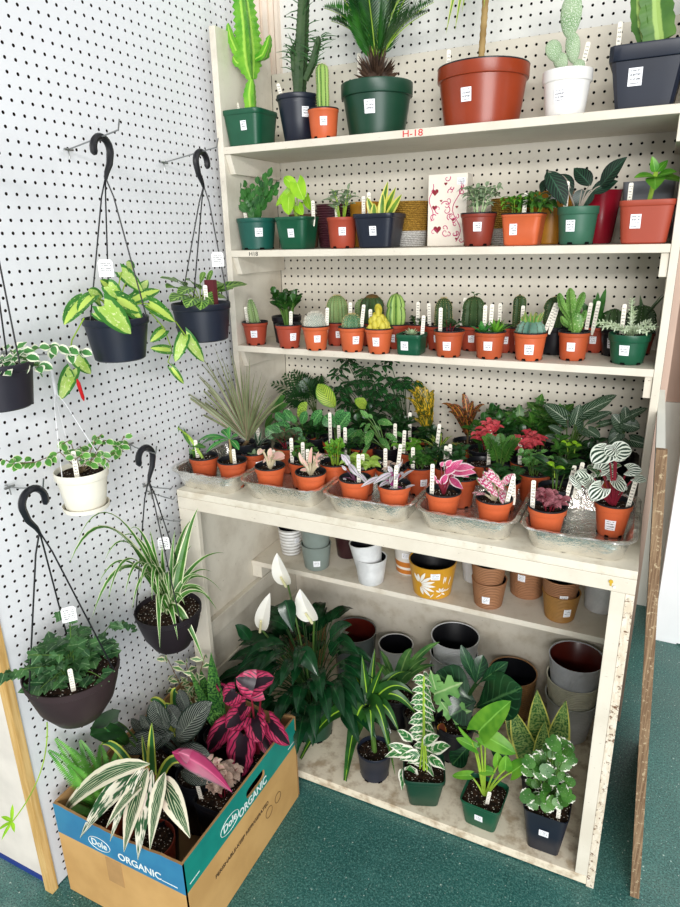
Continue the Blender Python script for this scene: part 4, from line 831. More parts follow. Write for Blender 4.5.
blades(root, c+V((0, 0, .03)), [(at(664, 293, y=-.12), .013), (at(675, 287, y=-.2), .016), (at(640, 295, y=-.1), .012), (at(628, 322, y=-.15), .012)], .012, leafmat('grey_green_spear', '#3f5a3f', '#5f7a55'), 'lance', .03)
# ================================================================== THE WORKTOP: FOIL TRAYS AND PLANTS
def foil_tray(x0, x1, y0, y1, label, mat=FOIL, h=.052, flare=.014, z=TZ+.0012, name='foil_tray', rim=.011, cat='tray', rc=.045):
    root = empty(name, ((x0+x1)/2, (y0+y1)/2, TZ), label, cat, 'foil trays on the worktop'); mb = MB(); cx, cy = (x0+x1)/2, (y0+y1)/2; N = 96; rng = random.Random(int(x0*1000)+5)
    def ring(inset, zz, rip=0):
        hx, hy = (x1-x0)/2-inset, (y1-y0)/2-inset; r_ = max(.008, rc-inset*.6); out = []
        per = [(hx-r_, hy, 1), (-(hx-r_), hy, 2), (-hx, -(hy-r_), 3)]
        pts = []
        for q, (sx, sy) in enumerate(((1, 1), (-1, 1), (-1, -1), (1, -1))):
            for k in range(7): a = PI/2*q+PI/2*k/6; pts.append((sx*(hx-r_)+math.cos(a)*r_, sy*(hy-r_)+math.sin(a)*r_))
        L = [0]
        for a, b in zip(pts, pts[1:]+pts[:1]): L.append(L[-1]+math.dist(a, b))
        for i in range(N):
            t = L[-1]*i/N; k = max(j for j in range(len(pts)) if L[j] <= t); f = (t-L[k])/max(1e-9, L[k+1]-L[k]); a, b = pts[k], pts[(k+1) % len(pts)]
            px, py = a[0]+(b[0]-a[0])*f, a[1]+(b[1]-a[1])*f; q = 1+(rip if i % 2 else -rip); out.append((cx+px*q, cy+py*q, zz+(R(rng, -.0015, .0015) if rip == 0 else 0)))
        return out
    rs = [ring(rim+flare, z), ring(rim+flare*.55, z+h*.42, .004), ring(rim+.001, z+h*.93, .004), ring(rim, z+h), ring(.003, z+h+.001), ring(0, z+h-.001), ring(.0005, z+h-.003)]
    o = []
    for r_ in rs: o += r_
    fs = [(j*N+i, j*N+(i+1) % N, (j+1)*N+(i+1) % N, (j+1)*N+i) for j in range(len(rs)-1) for i in range(N)]+[list(range(N))[::-1]]
    mb.add(o, fs); m_ = mb.build('tray_body', mat, root)
    s_ = m_.modifiers.new('solid', 'SOLIDIFY'); s_.thickness = .0006; s_.offset = 1
    return root
foil_tray(.003, .236, -.612, -.315, 'small foil tray with ribbed sides, leftmost on the worktop, partly against the pegboard')
foil_tray(.238, .492, -.608, -.300, 'foil tray holding two pale pink sprouts, second from the left')
foil_tray(.494, .745, -.608, -.300, 'middle foil tray in front, holding the lilac striped plants')
foil_tray(.747, .998, -.608, -.300, 'foil tray in front holding the two hot pink plants')
foil_tray(1.000, 1.247, -.612, -.300, 'rightmost foil tray, half empty, with the silver striped plant')
foil_tray(1.075, 1.231, -.245, -.006, 'dark crumpled foil tray in the back right corner of the worktop', plain('tarnished_foil', '#4a4644', .3, .5, .3, 20, .8), .075)
G = 'small potted plants crowded on the worktop'
ZT = TZ+.0026; ZB = TZ+.0008
def tpot(name, x, y, label, mat=TERRAL, stk=None, tags=(), z=None, h=.082, R_=.0425, r=.030, **k):
    z = (ZT if y < -.3 else ZB) if z is None else z
    d = dict(lip=.2, inner=BLK, fill=.86); d.update(k); return plant(name, x, y, z, (h+(0 if y < -.3 else .002), R_, r, mat, d), label, G, stk, tags)
LW = (.25, .45, .02, .02)
def Y_(y): return lambda a, b, dy=0.: at(a, b, y=y+dy)
# front row
root, p, c = tpot('potted_philodendron', .085, -.535, 'straggly plant with two drooping heart leaves at the left end of the worktop', TERRA, stk=(-.3, .3, .02, .016), tags=[(-.022, 0, .06, -.004, 0)])
A = Y_(-.535); petioled(root, c, [(A(174, 427), A(155, 431, -.04), .035, (-.2, -.6, 1)), (A(170, 424), A(163, 432, -.06), .03, (.2, -.8, .7)), (A(177, 428), A(175, 440), .016, (.4, -1, 0)), (A(184, 432), A(191, 446), .014, (.3, -1, 0)), (A(194, 445), A(206, 448), .02), (A(192, 450), A(194, 459), .02)], MG, STEMY, pk=.15)
root, p, c = tpot('potted_desert_rose', .184, -.535, 'thick-stemmed plant with a whorl of paddle leaves, in the leftmost foil tray', TERRA, tags=[(.012, -.004, .05, -.002, 0)])
mb = MB(); mb.tube([c-V((0, 0, .004)), c+V((-.003, 0, .025)), c+V((-.002, 0, .05)), c+V((-.003, 0, .072))], [.0055, .005, .004, .003], 10); mb.build('trunk', leafmat('tan_trunk', '#8f7a4a', '#a8945f'), root)
A = Y_(-.535); k = c+V((-.003, 0, .07))
blades(root, k, [A(206, 453, -.03), A(239, 450, -.03), A(238, 436), A(197, 442, .02), A(212, 441, -.05), A(230, 427), A(222, 430, .03), A(200, 446, .03)], .019, leafmat('paddle_leaf', '#2f7a35', '#4a9a48', mid='#b9dc8a', mw=.07), 'obovate', .1, nrm=(0, -.5, 1))
root, p, c = tpot('potted_spike_dracaena', .150, -.43, 'spiky grey-green dracaena fountain in a black pot in the leftmost tray', BLK, z=ZT, h=.10)
A = Y_(-.43); bs = c+V((.02, 0, .02)); rng = random.Random(51); tips = []
for tx, ty in ((162, 378), (170, 402), (178, 372), (188, 365), (198, 352), (205, 380), (213, 344), (220, 352), (226, 362), (232, 350), (240, 366), (250, 356), (258, 382), (252, 392), (262, 372), (268, 396), (283, 392), (276, 404), (290, 386), (262, 408), (184, 388), (196, 372), (208, 362), (236, 376), (228, 374), (244, 384), (190, 395), (268, 384), (216, 368), (173, 387), (200, 395), (255, 372), (247, 362), (240, 395)):
    tips.append((at(tx, ty, y=-.43+rng.uniform(-.09, .06)), R(rng, .0075, .0105), R(rng, .0, .07)))
for q in list(tips)[::2]: tips.append((q[0]+V((R(rng, -.03, .03), R(rng, -.02, .05), R(rng, -.05, .0))), q[1], q[2]+.04))
blades(root, bs, tips, .011, DRAC, 'blade', .04, .35, (0, -1, .3))
mb = MB(); mb.tube([c-V((0, 0, .004)), bs], .006, 8); mb.build('stem', STEMB, root)
root, p, c = tpot('potted_haworthia', .202, -.452, 'tiny white-flecked plant in a terracotta pot at the right edge of the leftmost tray', TERRA, stk=(.5, .6, .022, .022), R_=.035, r=.027)
rosette(root, c, 52, 9, .03, .012, SILV, 'ovate', .1, .8, .1)
root, p, c = tpot('potted_syngonium', .31, -.535, 'pale pink arrow leaves on short stalks, front left of the second tray', TERRAL, stk=(-.35, .3, .022, .016), tags=[(.0, .02, .055, .002, 0)])
A = Y_(-.535); petioled(root, c, [(A(262, 450), A(258, 455, -.02), .022), (A(270, 455), A(271, 448), .02, (0, -1, .2)), (A(275, 456), A(285, 456, -.02), .03, (.2, -.8, .6)), (A(267, 458), A(263, 463), .014), (A(268, 460), A(273, 452), .016)], SYNP, STEMW, .0028, .25, extra=1)
root, p, c = tpot('potted_syngonium', .438, -.535, 'upright cream and pink sprouts, front right of the second tray', TERRAL, stk=(-.55, .3, .018, .02), tags=[(-.018, .02, .07, 0, 0)])
A = Y_(-.535); petioled(root, c, [(A(303, 462), A(299, 452), .014, (0, -1, .2)), (A(310, 462), A(312, 447), .014, (0, -1, .2)), (A(316, 458), A(322, 454), .012), (A(307, 466), A(303, 458), .013, (0, -1, 0)), (A(316, 466), A(314, 455), .01, (0, -1, 0)), (A(306, 470), A(300, 470), .013)], SYNP, STEMW, .0035, .2, extra=1)
root, p, c = tpot('potted_peperomia', .374, -.46, 'bushy bright green plant between the two pink sprouts', TERRAL, tags=[(.012, -.02, .075, 0, 0), (-.03, -.01, .08, 0, 0)])
bush(root, c, 53, 9, .075, .045, .024, .014, MG, STEM, 8, 'ovate', .35)
root, p, c = tpot('potted_parsley_fern', .465, -.44, 'frilly bright green plant behind the second tray', TERRAL)
bush(root, c, 54, 8, .09, .045, .02, .014, LG, STEMY, 9, 'ovate', .3, wave=.15)
root, p, c = tpot('potted_wandering_dude', .568, -.532, 'green and white striped shoot in the front left pot of the middle tray', TERRAL, stk=(.15, .28, .022, .018), tags=[(.016, -.012, .085, 0, 0)])
A = Y_(-.535); petioled(root, c, [(A(348, 462), A(341, 454), .016, (.3, -1, .4)), (A(350, 466), A(344, 456), .014, (.5, -1, .2)), (A(349, 464), A(359, 477, -.04), .018, (.3, -1, .5)), (A(352, 470), A(364, 480, -.03), .012)], TRAD, leafmat('purple_stem', '#5c2f4a'), lobe=.05, shape='lance', extra=1)
root, p, c = tpot('potted_coleus', .545, -.437, 'yellow-green soft leaves behind the striped shoot in the middle tray', TERRAL, tags=[(.012, -.02, .055, 0, 0)])
bush(root, c+V((0, -.01, 0)), 55, 7, .045, .045, .038, .026, YGL, STEMY, 4, 'ovate', .45, pair=True)
root, p, c = tpot('potted_wandering_dude', .677, -.532, 'lilac and white striped leaves sprawling over the front right pot of the middle tray', TERRAL, tags=[(.008, -.014, .07, .003, 0)])
A = Y_(-.54); petioled(root, c, [(A(392, 473), A(373, 484, -.04), .02, (0, -.7, 1)), (A(388, 479), A(372, 481, -.03), .016, (0, -.5, 1)), (A(392, 472), A(388, 466), .013, (.3, -1, .2)), (A(394, 474), A(402, 462), .013, (-.3, -1, .2)), (A(399, 480), A(414, 470, -.02), .016, (0, -.6, 1)), (A(389, 481), A(379, 487, -.05), .014), (A(392, 476), A(390, 484, -.05), .012)], TRAD, leafmat('magenta_stem', '#9a3f7a'), lobe=.05, shape='lance', extra=1)
root, p, c = tpot('potted_fittonia', .628, -.425, 'nearly bare pot with two stakes, back right of the middle tray', TERRAL, tags=[(-.01, -.02, .075, 0, 0), (.016, .0, .085, .01, 0)])
bush(root, c, 56, 4, .035, .035, .022, .014, FITP, STEMR, 4, 'ovate', .4)
root, p, c = tpot('potted_peperomia', .692, -.375, 'dark green round-leaved plant in a terracotta pot at the right edge of the middle tray', TERRA, stk=(.3, .5, .018, .02), tags=[(-.014, -.02, .07, 0, 0)], z=ZT)
bush(root, c, 57, 6, .055, .04, .034, .026, MG, STEM, 5, 'ovate', .4)
root, p, c = tpot('potted_tricolor_stromanthe', .806, -.532, 'hot pink and white leaves on dark red stalks, left in the fourth tray', TERRAL, stk=(-.05, .28, .024, .018), tags=[(-.026, -.012, .085, 0, 0)], R_=.0435)
A = Y_(-.535); petioled(root, c, [(A(445, 474), A(463, 460), .026, (0, -.9, .6)), (A(452, 472), A(476, 473, -.03), .03, (0, -.8, .8)), (A(450, 478), A(463, 489, -.05), .02, (.1, -1, .5)), (A(441, 484), A(448, 473), .018, (.3, -1, .2)), (A(436, 480), A(431, 474), .012, (.3, -1, .2)), (A(446, 466), A(452, 460), .016, (0, -1, .3))], PINK, STEMR, .0016, .05, 'lance', extra=1)
root, p, c = tpot('potted_caladium', .93, -.528, 'pink and white leaves with green edges, right in the fourth tray', TERRAL, stk=(.05, .28, .022, .014), tags=[(.03, -.012, .08, .014, 0), (.04, .03, .07, -.006, 0)], R_=.0435)
A = Y_(-.53); petioled(root, c, [(A(482, 478), A(493, 491, -.03), .03, (0, -.9, .7)), (A(488, 472), A(497, 484, -.02), .026, (.4, -1, .4)), (A(494, 476), A(499, 484, -.01), .02, (.4, -1, .3)), (A(503, 491), A(503, 504, -.05), .024, (0, -1, .2)), (A(505, 482), A(514, 474), .022, (0, -.8, .6)), (A(485, 494), A(476, 495, -.04), .012)], PINKW, STEMW, .0016, .25, extra=1)
root, p, c = tpot('potted_calathea', .818, -.415, 'plant with long narrow shiny dark leaves, between the two hot pink ones', TERRA, z=ZT)
rosette(root, c, 58, 14, .085, .016, DG, 'lance', .5, 1.4, .5)
root, p, c = tpot('potted_peperomia', .925, -.40, 'low dark leaves behind the pink and white plant in the fourth tray', TERRA)
bush(root, c, 59, 5, .045, .045, .034, .022, DG, STEMD, 5, 'ovate', .3)
root, p, c = tpot('potted_polka_dot_plant', 1.052, -.53, 'brownish pink freckled leaves, front left of the rightmost foil tray', TERRAL, stk=(.0, .26, .024, .012), tags=[(-.032, -.008, .075, -.002, 0)], R_=.0435)
bush(root, c+V((.004, -.006, 0)), 60, 5, .06, .04, .03, .018, FITB, STEMR, 5, 'ovate', .4, pair=True)
root, p, c = tpot('potted_silver_begonia', 1.188, -.446, 'large silver leaves striped dark green on red stalks, in the rightmost foil tray', TERRAL, stk=(-.05, .42, .022, .026), tags=[(.03, -.008, .075, .01, 0)])
A = Y_(-.446); petioled(root, c, [(A(608, 452, .0), A(592, 463, -.03), .062, (-.1, -.75, .8)), (A(616, 452), A(632, 451), .055, (.1, -.7, .8)), (A(588, 474), A(576, 481, -.04), .045, (-.3, -.9, .6)), (A(602, 488, -.04), A(590, 499, -.06), .046, (-.2, -1, .4)), (A(590, 484, -.02), A(578, 470, -.02), .03, (-.2, -1, .4)), (A(628, 470), A(642, 471), .034, (.2, -.8, .7)), (A(616, 480), A(624, 492, -.04), .03, (.1, -1, .4)), (A(600, 470, .03), A(610, 462, .04), .04)], PEPW, STEMR, .0022, .3, cross=4, extra=1)
# second and back rows
root, p, c = tpot('potted_croton_petra', 1.052, -.40, 'glossy spear-leaved green plant behind the freckled pink one', BLK, z=ZT, tags=[(.03, -.03, .085, .012, 0), (.045, .0, .085, .012, 0)])
bush(root, c, 61, 5, .09, .04, .062, .024, DG, STEM, 5, 'lance', .25); bush(root, c+V((-.01, -.02, .04)), 62, 1, .05, .01, .03, .014, LGY, STEMY, 3)
root, p, c = tpot('potted_peperomia', 1.15, -.275, 'dark and cream leaved plant in a terracotta pot behind the silver striped one', TERRAL)
bush(root, c, 63, 6, .04, .045, .04, .024, HWH, STEM, 4, 'ovate', .4)
root, p, c = tpot('potted_polka_dot_plant', .95, -.235, 'coral red leaves in a terracotta pot, right of centre in the second row', TERRAL, tags=[(-.012, -.02, .085, -.004, 0)])
bush(root, c+V((0, 0, .03)), 64, 6, .08, .05, .034, .018, REDH, STEMR, 5, 'ovate', .4, pair=True)
root, p, c = tpot('potted_polka_dot_plant', .843, -.285, 'coral red leaves rising out of ferny green ones, centre of the worktop', TERRAL, tags=[(.018, -.01, .11, .0, 0)], R_=.045)
bush(root, c+V((.01, 0, .05)), 65, 5, .085, .04, .036, .018, REDH, STEMR, 4, 'ovate', .4, pair=True)
root, p, c = tpot('potted_holly_fern', .765, -.35, 'spiky dark green holly-like leaves in a terracotta pot, centre of the worktop', TERRA, z=ZT, tags=[(-.0, -.03, .08, 0, 0), (.008, -.026, .085, .002, 0)])
bush(root, c, 66, 8, .075, .06, .04, .022, DG, STEMD, 6, 'ovate', .2, wave=.2)
root, p, c = tpot('potted_button_fern', .90, -.33, 'bright two-ranked fern-like leaves, second row right of centre', TERRA, z=ZT)
fo = MB(); st = MB()
for k in range(8): a = k*.8+.2; frond(fo, st, sag(c, c+V((math.cos(a)*.05, math.sin(a)*.04-.01, .10)), .2, 8), .022, .008, 13, .2, .1, True, 1.1, .25, (0, -.6, 1), .0012, 'ovate')
fin(root, fo, MG, st, STEM)
root, p, c = tpot('potted_button_fern', .985, -.315, 'small light green leafy plant behind the fifth tray, beside the coral red one', TERRA, z=ZT)
bush(root, c, 67, 6, .08, .045, .03, .018, MOTT, STEM, 6, 'ovate', .3)
root, p, c = tpot('potted_spider_plant', .707, -.255, 'narrow yellow-striped grassy leaves in the middle of the second row', TERRA, tags=[(.0, -.03, .11, .01, 0)])
rosette(root, c+V((0, 0, .01)), 68, 22, .12, .009, SPIDY, 'blade', .4, 1.45, .5)
root, p, c = tpot('potted_pilea', .545, -.26, 'long mottled leaves arching over the second row, left of centre', BLK, tags=[(.03, 0, .09, 0, 0)])
A = Y_(-.27); petioled(root, c, [(A(378, 421), A(393, 425, -.02), .024, (0, -.8, .8)), (A(368, 418), A(360, 410), .018), (A(370, 424), A(364, 432), .016), (A(362, 432), A(346, 452, -.08), .024, (-.2, -.9, .6)), (A(372, 430), A(366, 446, -.06), .026), (A(380, 438), A(390, 450, -.04), .02), (A(386, 434), A(398, 442), .02)], MOTT, STEM, lobe=.05, shape='lance', extra=1)
root, p, c = tpot('potted_pothos', .625, -.27, 'green heart leaves and pale stems in a terracotta pot, second row', TERRA, stk=(.3, .5, .018, .02), tags=[(-.01, -.03, .085, .004, 0)], R_=.036, r=.028)
bush(root, c, 69, 6, .05, .04, .03, .022, LG, STEMW, 4, 'heart', .4)
root, p, c = tpot('potted_network_calathea', .377, -.253, 'round network-patterned leaves on tall stalks, behind the frilly plant', TERRAL, tags=[(.02, -.02, .07, 0, 0), (-.004, -.03, .11, 0, 0)])
A = Y_(-.253); petioled(root, c, [(A(333, 424), A(324, 416), .046, (-.1, -1, .5)), (A(338, 428), A(350, 412), .044, (.1, -1, .4)), (A(336, 420), A(344, 410), .03, (.2, -1, .4))], NETW, STEM, .0016, .12, 'elliptic', extra=2)
root, p, c = tpot('potted_network_calathea', .262, -.25, 'lime and green network-patterned leaves, behind the second tray', TERRAL)
A = Y_(-.26); petioled(root, c, [(A(299, 416), A(307, 402), .034, (0, -1, .4))], NETY, STEM, .0016, .12, 'elliptic', name='lime_leaf')
petioled(root, c, [(A(292, 420), A(284, 410), .036, (-.2, -1, .5)), (A(288, 434, -.03), A(276, 424, -.04), .06, (-.2, -1, .6)), (A(312, 424), A(322, 410), .036, (.2, -1, .5)), (A(300, 438, -.05), A(292, 428, -.05), .04)], NETW, STEM, .0016, .12, 'elliptic', extra=2)
root, p, c = tpot('potted_prayer_plant', .34, -.14, 'one big upright yellow leaf with dark fishbone marks, back of the worktop', BLK)
A = Y_(-.16); petioled(root, c, [(A(334, 406), A(318, 384), .06, (.1, -1, .2)), (A(360, 408), A(364, 398), .05, (.1, -1, .3))], MARAY, STEM, .0018, .08, 'elliptic', cross=3)
root, p, c = tpot('potted_parlor_palm', .235, -.115, 'small palm with feathered dark fronds at the back left of the worktop', BLK, R_=.044)
fo = MB(); st = MB()
for tx, ty, yy in ((270, 387, -.13), (282, 378, -.08), (292, 374, -.06), (303, 384, -.12), (306, 396, -.17), (279, 402, -.17), (300, 378, -.05), (312, 384, -.06), (320, 380, -.05), (288, 405, -.18)): frond(fo, st, bez(c, c+V((0, 0, .12)), at(tx, ty-4, y=yy), 12), .062, .0085, 9, .1, .1, True, .8, .5, (0, -.8, .6), .0012)
fin(root, fo, DG, st, STEM, 'fronds')
SCH = leafmat('umbrella_leaf', '#173d20', '#27592c', mid='#5f9a5a', mw=.06, rough=.25)
for nm, x, y, pts, lab in (('potted_umbrella_plant', .425, -.07, ((337, 376), (350, 364), (362, 372), (344, 388), (355, 392), (364, 382), (372, 372), (340, 398), (352, 404), (368, 392), (334, 388)), 'dark umbrella-leaved plant reaching up the back, left of the croton'),
                          ('potted_umbrella_plant', .545, -.075, ((382, 366), (386, 378), (394, 384), (378, 390), (402, 378), (384, 396), (396, 396), (374, 402), (390, 406), (405, 386), (370, 396)), 'dark umbrella-leaved plant at the back, directly left of the yellow croton')):
    root, p, c = tpot(nm, x, y, lab, BLK, R_=.045); fo = MB(); st = MB(); rng = random.Random(int(x*100))
    for tx, ty in list(pts)+[(a_+R(rng, -9, 9), b_+R(rng, -7, 9)) for a_, b_ in pts]:
        e = at(tx, ty, y=min(-.04, y+R(rng, -.05, .03))); st.tube(sag(c, e, .1, 6), .0013, 4)
        n_ = 7
        for j in range(n_):
            a = 2*PI*j/n_+R(rng, -.2, .2); d = V((math.cos(a), math.sin(a)*.8-.1, R(rng, -.1, .3))).normalized(); l = R(rng, .028, .042); fo.ribbon(bez(e, e+d*l*.55+V((0, 0, l*.12)), e+d*l-V((0, 0, l*.35)), 6), .013, 'obovate', (0, -.5, 1), .2)
    fin(root, fo, SCH, st, STEMD)
root, p, c = tpot('potted_croton', .635, -.13, 'yellow and green blotched croton standing tall at the back', TERRA, R_=.045, tags=[(-.05, -.03, .1, 0, 0)])
A = Y_(-.13); blades(root, [c+V((0, 0, .02)), c+V((0, 0, .05)), c+V((0, 0, .07))], [A(405, 398, -.04), A(412, 384), A(414, 412, -.03), A(410, 420, -.04), A(424, 386), A(434, 390), A(432, 402), A(416, 380, .03), A(430, 410, -.03), A(421, 396, -.04), A(408, 390), A(420, 420, -.06)], .028, CROT, 'ovate', .22, wave=.05)
st = MB(); st.tube([c, c+V((0, 0, .08))], .003, 6); st.build('stem', STEMB, root)
root, p, c = tpot('potted_croton', .755, -.115, 'red and dark croton with narrow twisted leaves, right of the yellow one', TERRA, R_=.045)
A = Y_(-.115); blades(root, [c+V((0, 0, .02)), c+V((0, 0, .045)), c+V((0, 0, .06))], [A(441, 404), A(450, 405), A(462, 394), A(463, 410, -.04), A(480, 412, -.03), A(472, 422, -.05), A(455, 418, -.04), A(485, 405), A(474, 402), A(448, 412), A(464, 420, -.06)], .022, CROR, 'lance', .25)
st = MB(); st.tube([c, c+V((0, 0, .06))], .003, 6); st.build('stem', STEMB, root)
root, p, c = tpot('potted_aralia', .865, -.10, 'dense dark toothed foliage at the back, right of the red croton', BLK, R_=.046)
bush(root, c, 71, 10, .125, .085, .05, .036, leafmat('toothed_green_leaf', '#204f20', '#3a6e2a', mid='#5f9a4f', mw=.05), STEMD, 7, 'ovate', .3, wave=.2)
root, p, c = tpot('potted_ivy', .965, -.085, 'lobed green foliage climbing the back pegboard behind the coral red plant', BLK, R_=.046)
bush(root, c, 72, 8, .15, .075, .045, .034, MG, STEM, 8, 'ovate', .3, outl=IVY); bush(root, c+V((.03, 0, .06)), 73, 3, .10, .06, .034, .03, MG, STEM, 5, outl=IVY)
root, p, c = tpot('potted_alocasia', 1.045, -.115, 'dark arrow leaves with white veins, back right of the worktop', BLK, R_=.046)
A = Y_(-.13); petioled(root, c, [(A(566, 420), A(544, 404, .02), .05, (0, -.8, .8)), (A(582, 414), A(612, 400), .045, (0, -.8, .8)), (A(590, 420), A(612, 412), .03, (0, -.8, .9)), (A(575, 424), A(580, 404), .04, (0, -1, .4)), (A(560, 432, -.04), A(548, 426, -.05), .03), (A(588, 430, -.03), A(600, 438, -.05), .035)], VEINW, STEM, .0018, .25, extra=1)
root, p, c = tpot('potted_alocasia', 1.165, -.11, 'dark white-veined plant inside the dark crumpled tray in the back right corner', BLK, R_=.045, z=TZ+.003)
A = Y_(-.12); petioled(root, c, [(A(622, 420), A(648, 408), .03, (0, -.8, .9)), (A(624, 428), A(612, 414), .045, (0, -1, .5)), (A(626, 424), A(640, 428), .045, (.1, -1, .5)), (A(620, 432), A(610, 440), .045, (-.1, -1, .5)), (A(630, 440), A(650, 446, -.03), .04, (.2, -1, .6)), (A(626, 418), A(625, 406), .03, (0, -1, .2)), (A(622, 440), A(628, 452, -.05), .03)], VEINW, STEM, .0018, .2, 'heart', extra=1)
root, p, c = tpot('potted_aralia', 1.045, -.215, 'small pale-budded green plant in front of the white-veined one', BLK)
bush(root, c, 74, 7, .085, .05, .035, .022, MG, STEM, 6, 'ovate', .3); bush(root, c+V((.02, -.02, .05)), 75, 2, .05, .02, .022, .016, LGY, STEMY, 3)
root, p, c = tpot('potted_agave', .165, -.37, 'narrow white-edged leaves in a black pot, between the spiky dracaena and the palm', BLK, z=ZT, tags=[(-.03, -.01, .07, 0, 0), (-.01, .02, .075, 0, 0)])
rosette(root, c, 76, 10, .075, .014, leafmat('white_edged_agave', '#3f5f45', '#56785a', edge='#dfe3cf', ew=.7), 'blade', .5, 1.4, .2)
root, p, c = tpot('potted_pilea', .265, -.36, 'dark reddish leaves in a terracotta pot behind the pale pink sprouts', TERRA, z=ZT)
bush(root, c, 77, 6, .07, .045, .042, .018, leafmat('olive_red_leaf', '#2d4a32', '#4f5f3f', mid='#7a4a3f', mw=.08), STEMR, 5, 'lance', .3)
root, p, c = tpot('potted_philodendron', .16, -.20, 'one dark heart-shaped leaf on a stalk at the back left, beside the small palm', BLK, tags=[(.03, -.02, .09, 0, 0)])
A = Y_(-.22); petioled(root, c, [(A(283, 402), A(270, 412), .05, (-.1, -1, .4)), (A(272, 418), A(265, 428), .03, (-.2, -1, .4))], MG, STEM, .0018)
root, p, c = tpot('potted_pilea', .455, -.34, 'small round-leaved plant with two stakes, between the network leaves and the yellow-green ones', TERRA, z=ZT, tags=[(.0, -.01, .09, 0, 0)])
bush(root, c, 78, 6, .05, .04, .03, .022, DG, STEM, 5, 'round', .3)

for x, y, n_, H, sp_, L_, W_, mt, shp, pm, lab in (
    (.30, -.245, 7, .06, .045, .04, .026, DG, 'ovate', BLK, 'low dark leafy plant in a black pot between the two network-leaved plants'),
    (.455, -.20, 9, .11, .06, .045, .028, DG, 'ovate', BLK, 'dark leafy plant in a black pot in front of the left umbrella-leaved plant'),
    (.545, -.165, 9, .10, .055, .045, .018, DG, 'lance', BLK, 'dark narrow-leaved plant in a black pot, in front of the right umbrella-leaved plant'),
    (.815, -.175, 9, .09, .055, .038, .022, MG, 'ovate', BLK, 'mid green leafy plant in a black pot, right of the red croton'),
    (.475, -.275, 7, .05, .04, .034, .022, MOTT, 'ovate', TERRA, 'small mottled plant in a terracotta pot, third row left of centre'),
    (1.115, -.185, 8, .08, .05, .036, .02, DG, 'ovate', BLK, 'dark leafy plant in a black pot just left of the dark crumpled tray'),
    (.655, -.19, 8, .06, .05, .04, .024, DG, 'ovate', BLK, 'dark leafy plant in a black pot in front of the yellow croton'),
    (.885, -.185, 9, .10, .055, .04, .026, DG, 'ovate', BLK, 'dark leafy plant in a black pot between the two coral red ones')):
    root, p, c = tpot('potted_foliage_plant', x, y, lab, pm); bush(root, c, int(x*1000), n_, H, sp_, L_, W_, mt, STEMD, 7, shp, .3)
# ================================================================== LOWER SHELF: EMPTY CERAMIC POTS
G = 'empty ceramic pots on the lower shelf'
GRYG = plain('sage_grey_ceramic', '#7f8a84', .4, .45, .08); WRIB = ribbed('white_ribbed_ceramic', '#e9e8e6', .35, 520, strength=.9); WHC = ribbed('white_fluted_ceramic', '#eceded', .35, 1500, strength=.5)
MUST = plain('mustard_ceramic', '#d49a2a', .35, .5, .1); TANC = ribbed('tan_ribbed_ceramic', '#b9825c', .5, 1100, strength=.9); OCHC = ribbed('ochre_ribbed_ceramic', '#b98544', .5, 1300, strength=.7)
TERC = plain('brick_red_glaze', '#5a1c14', .3, .5, .2, 20); CRMC = ribbed('cream_ribbed_ceramic', '#dcd9c4', .4, 900, strength=.6); GRYD = plain('grey_glazed_ceramic', '#5b6363', .2, .6, .2, 12); BLK2 = plain('matte_black_inside', '#14141a', .5, .3)
LZZ = LZ+E0
def cer(x, y, h, R_, r, mat, inner, label, z=None, stk=None, fill=.12, **k):
    return empty_pot('ceramic_pot', x, y, LZZ if z is None else z, (h, R_, r, mat, inner), label, k.pop('g', G), stk, fill=fill, **k)
root, p = cer(.158, -.19, .099, .045, .034, WRIB, BLK2, 'white horizontally ribbed pot, leftmost on the lower shelf', stk=(.55, .6, .018, .02))
cer(.289, -.246, .088, .052, .041, GRYG, BLK2, 'sage grey pot with a sticker, lower of the grey pair on the lower shelf', stk=(-.0, .35, .022, .022))
cer(.289, -.246, .088, .052, .041, GRYG, BLK2, 'sage grey pot nested in another grey one, topmost of the pair', z=LZZ+.058)
cer(.352, -.13, .08, .046, .037, plain('dark_maroon_ceramic', '#35191d', .35), BLK2, 'dark maroon pot standing behind, between the grey and white pairs')
cer(.496, -.264, .088, .053, .041, WHC, BLK2, 'white fluted pot, lower of the white pair on the lower shelf')
root = empty('ceramic_pot', (.488, -.264, LZZ+.06), 'white fluted pot sitting tilted inside another white one', 'pot', G)
mb = MB(); ax = Matrix.Rotation(-.13, 3, 'Y'); mb.lathe((.489, -.264, LZZ+.05), [(.037, 0), (.041, .003), (.053, .088), (.050, .0885), (.049, .086, 1), (.038, .01, 1)], 32, axis=ax, cap1=True); mb.build('pot', [WHC, BLK2], root)
def stripe_mat():
    m = NT('white_and_amber_glaze', .35, .5); s_ = m.n('ShaderNodeSeparateXYZ'); m.l(m.coord('Object'), s_.inputs[0]); z = s_.outputs[2]
    band = m.math('MULTIPLY', m.step(z, .006, .001), m.math('SUBTRACT', 1, m.step(z, .05, .001))); wl = m.math('MULTIPLY', m.step(z, .022, .001), m.math('SUBTRACT', 1, m.step(z, .031, .001)))
    m.color(m.mix(wl, m.mix(band, lin('#dad6cf'), lin('#c4762a')), lin('#e9e4da'))); return m.m
cer(.585, -.15, .105, .052, .042, stripe_mat(), BLK2, 'white pot with amber bands behind the mustard daisy pot', stk=(-.25, .72, .022, .02))
root, p = cer(.696, -.245, .112, .075, .058, MUST, BLK2, 'large mustard pot with a painted white daisy, centre of the lower shelf', stk=(.12, .78, .028, .022))
mb = MB()                                               # the painted flower wraps the pot
def on_pot(p, a, zr, e=.0012): rr = rad(p, zr)+e; return V((p.x+math.cos(a)*rr, p.y+math.sin(a)*rr, p.z+zr))
af = math.atan2(CAM.y-p.y, CAM.x-p.x)
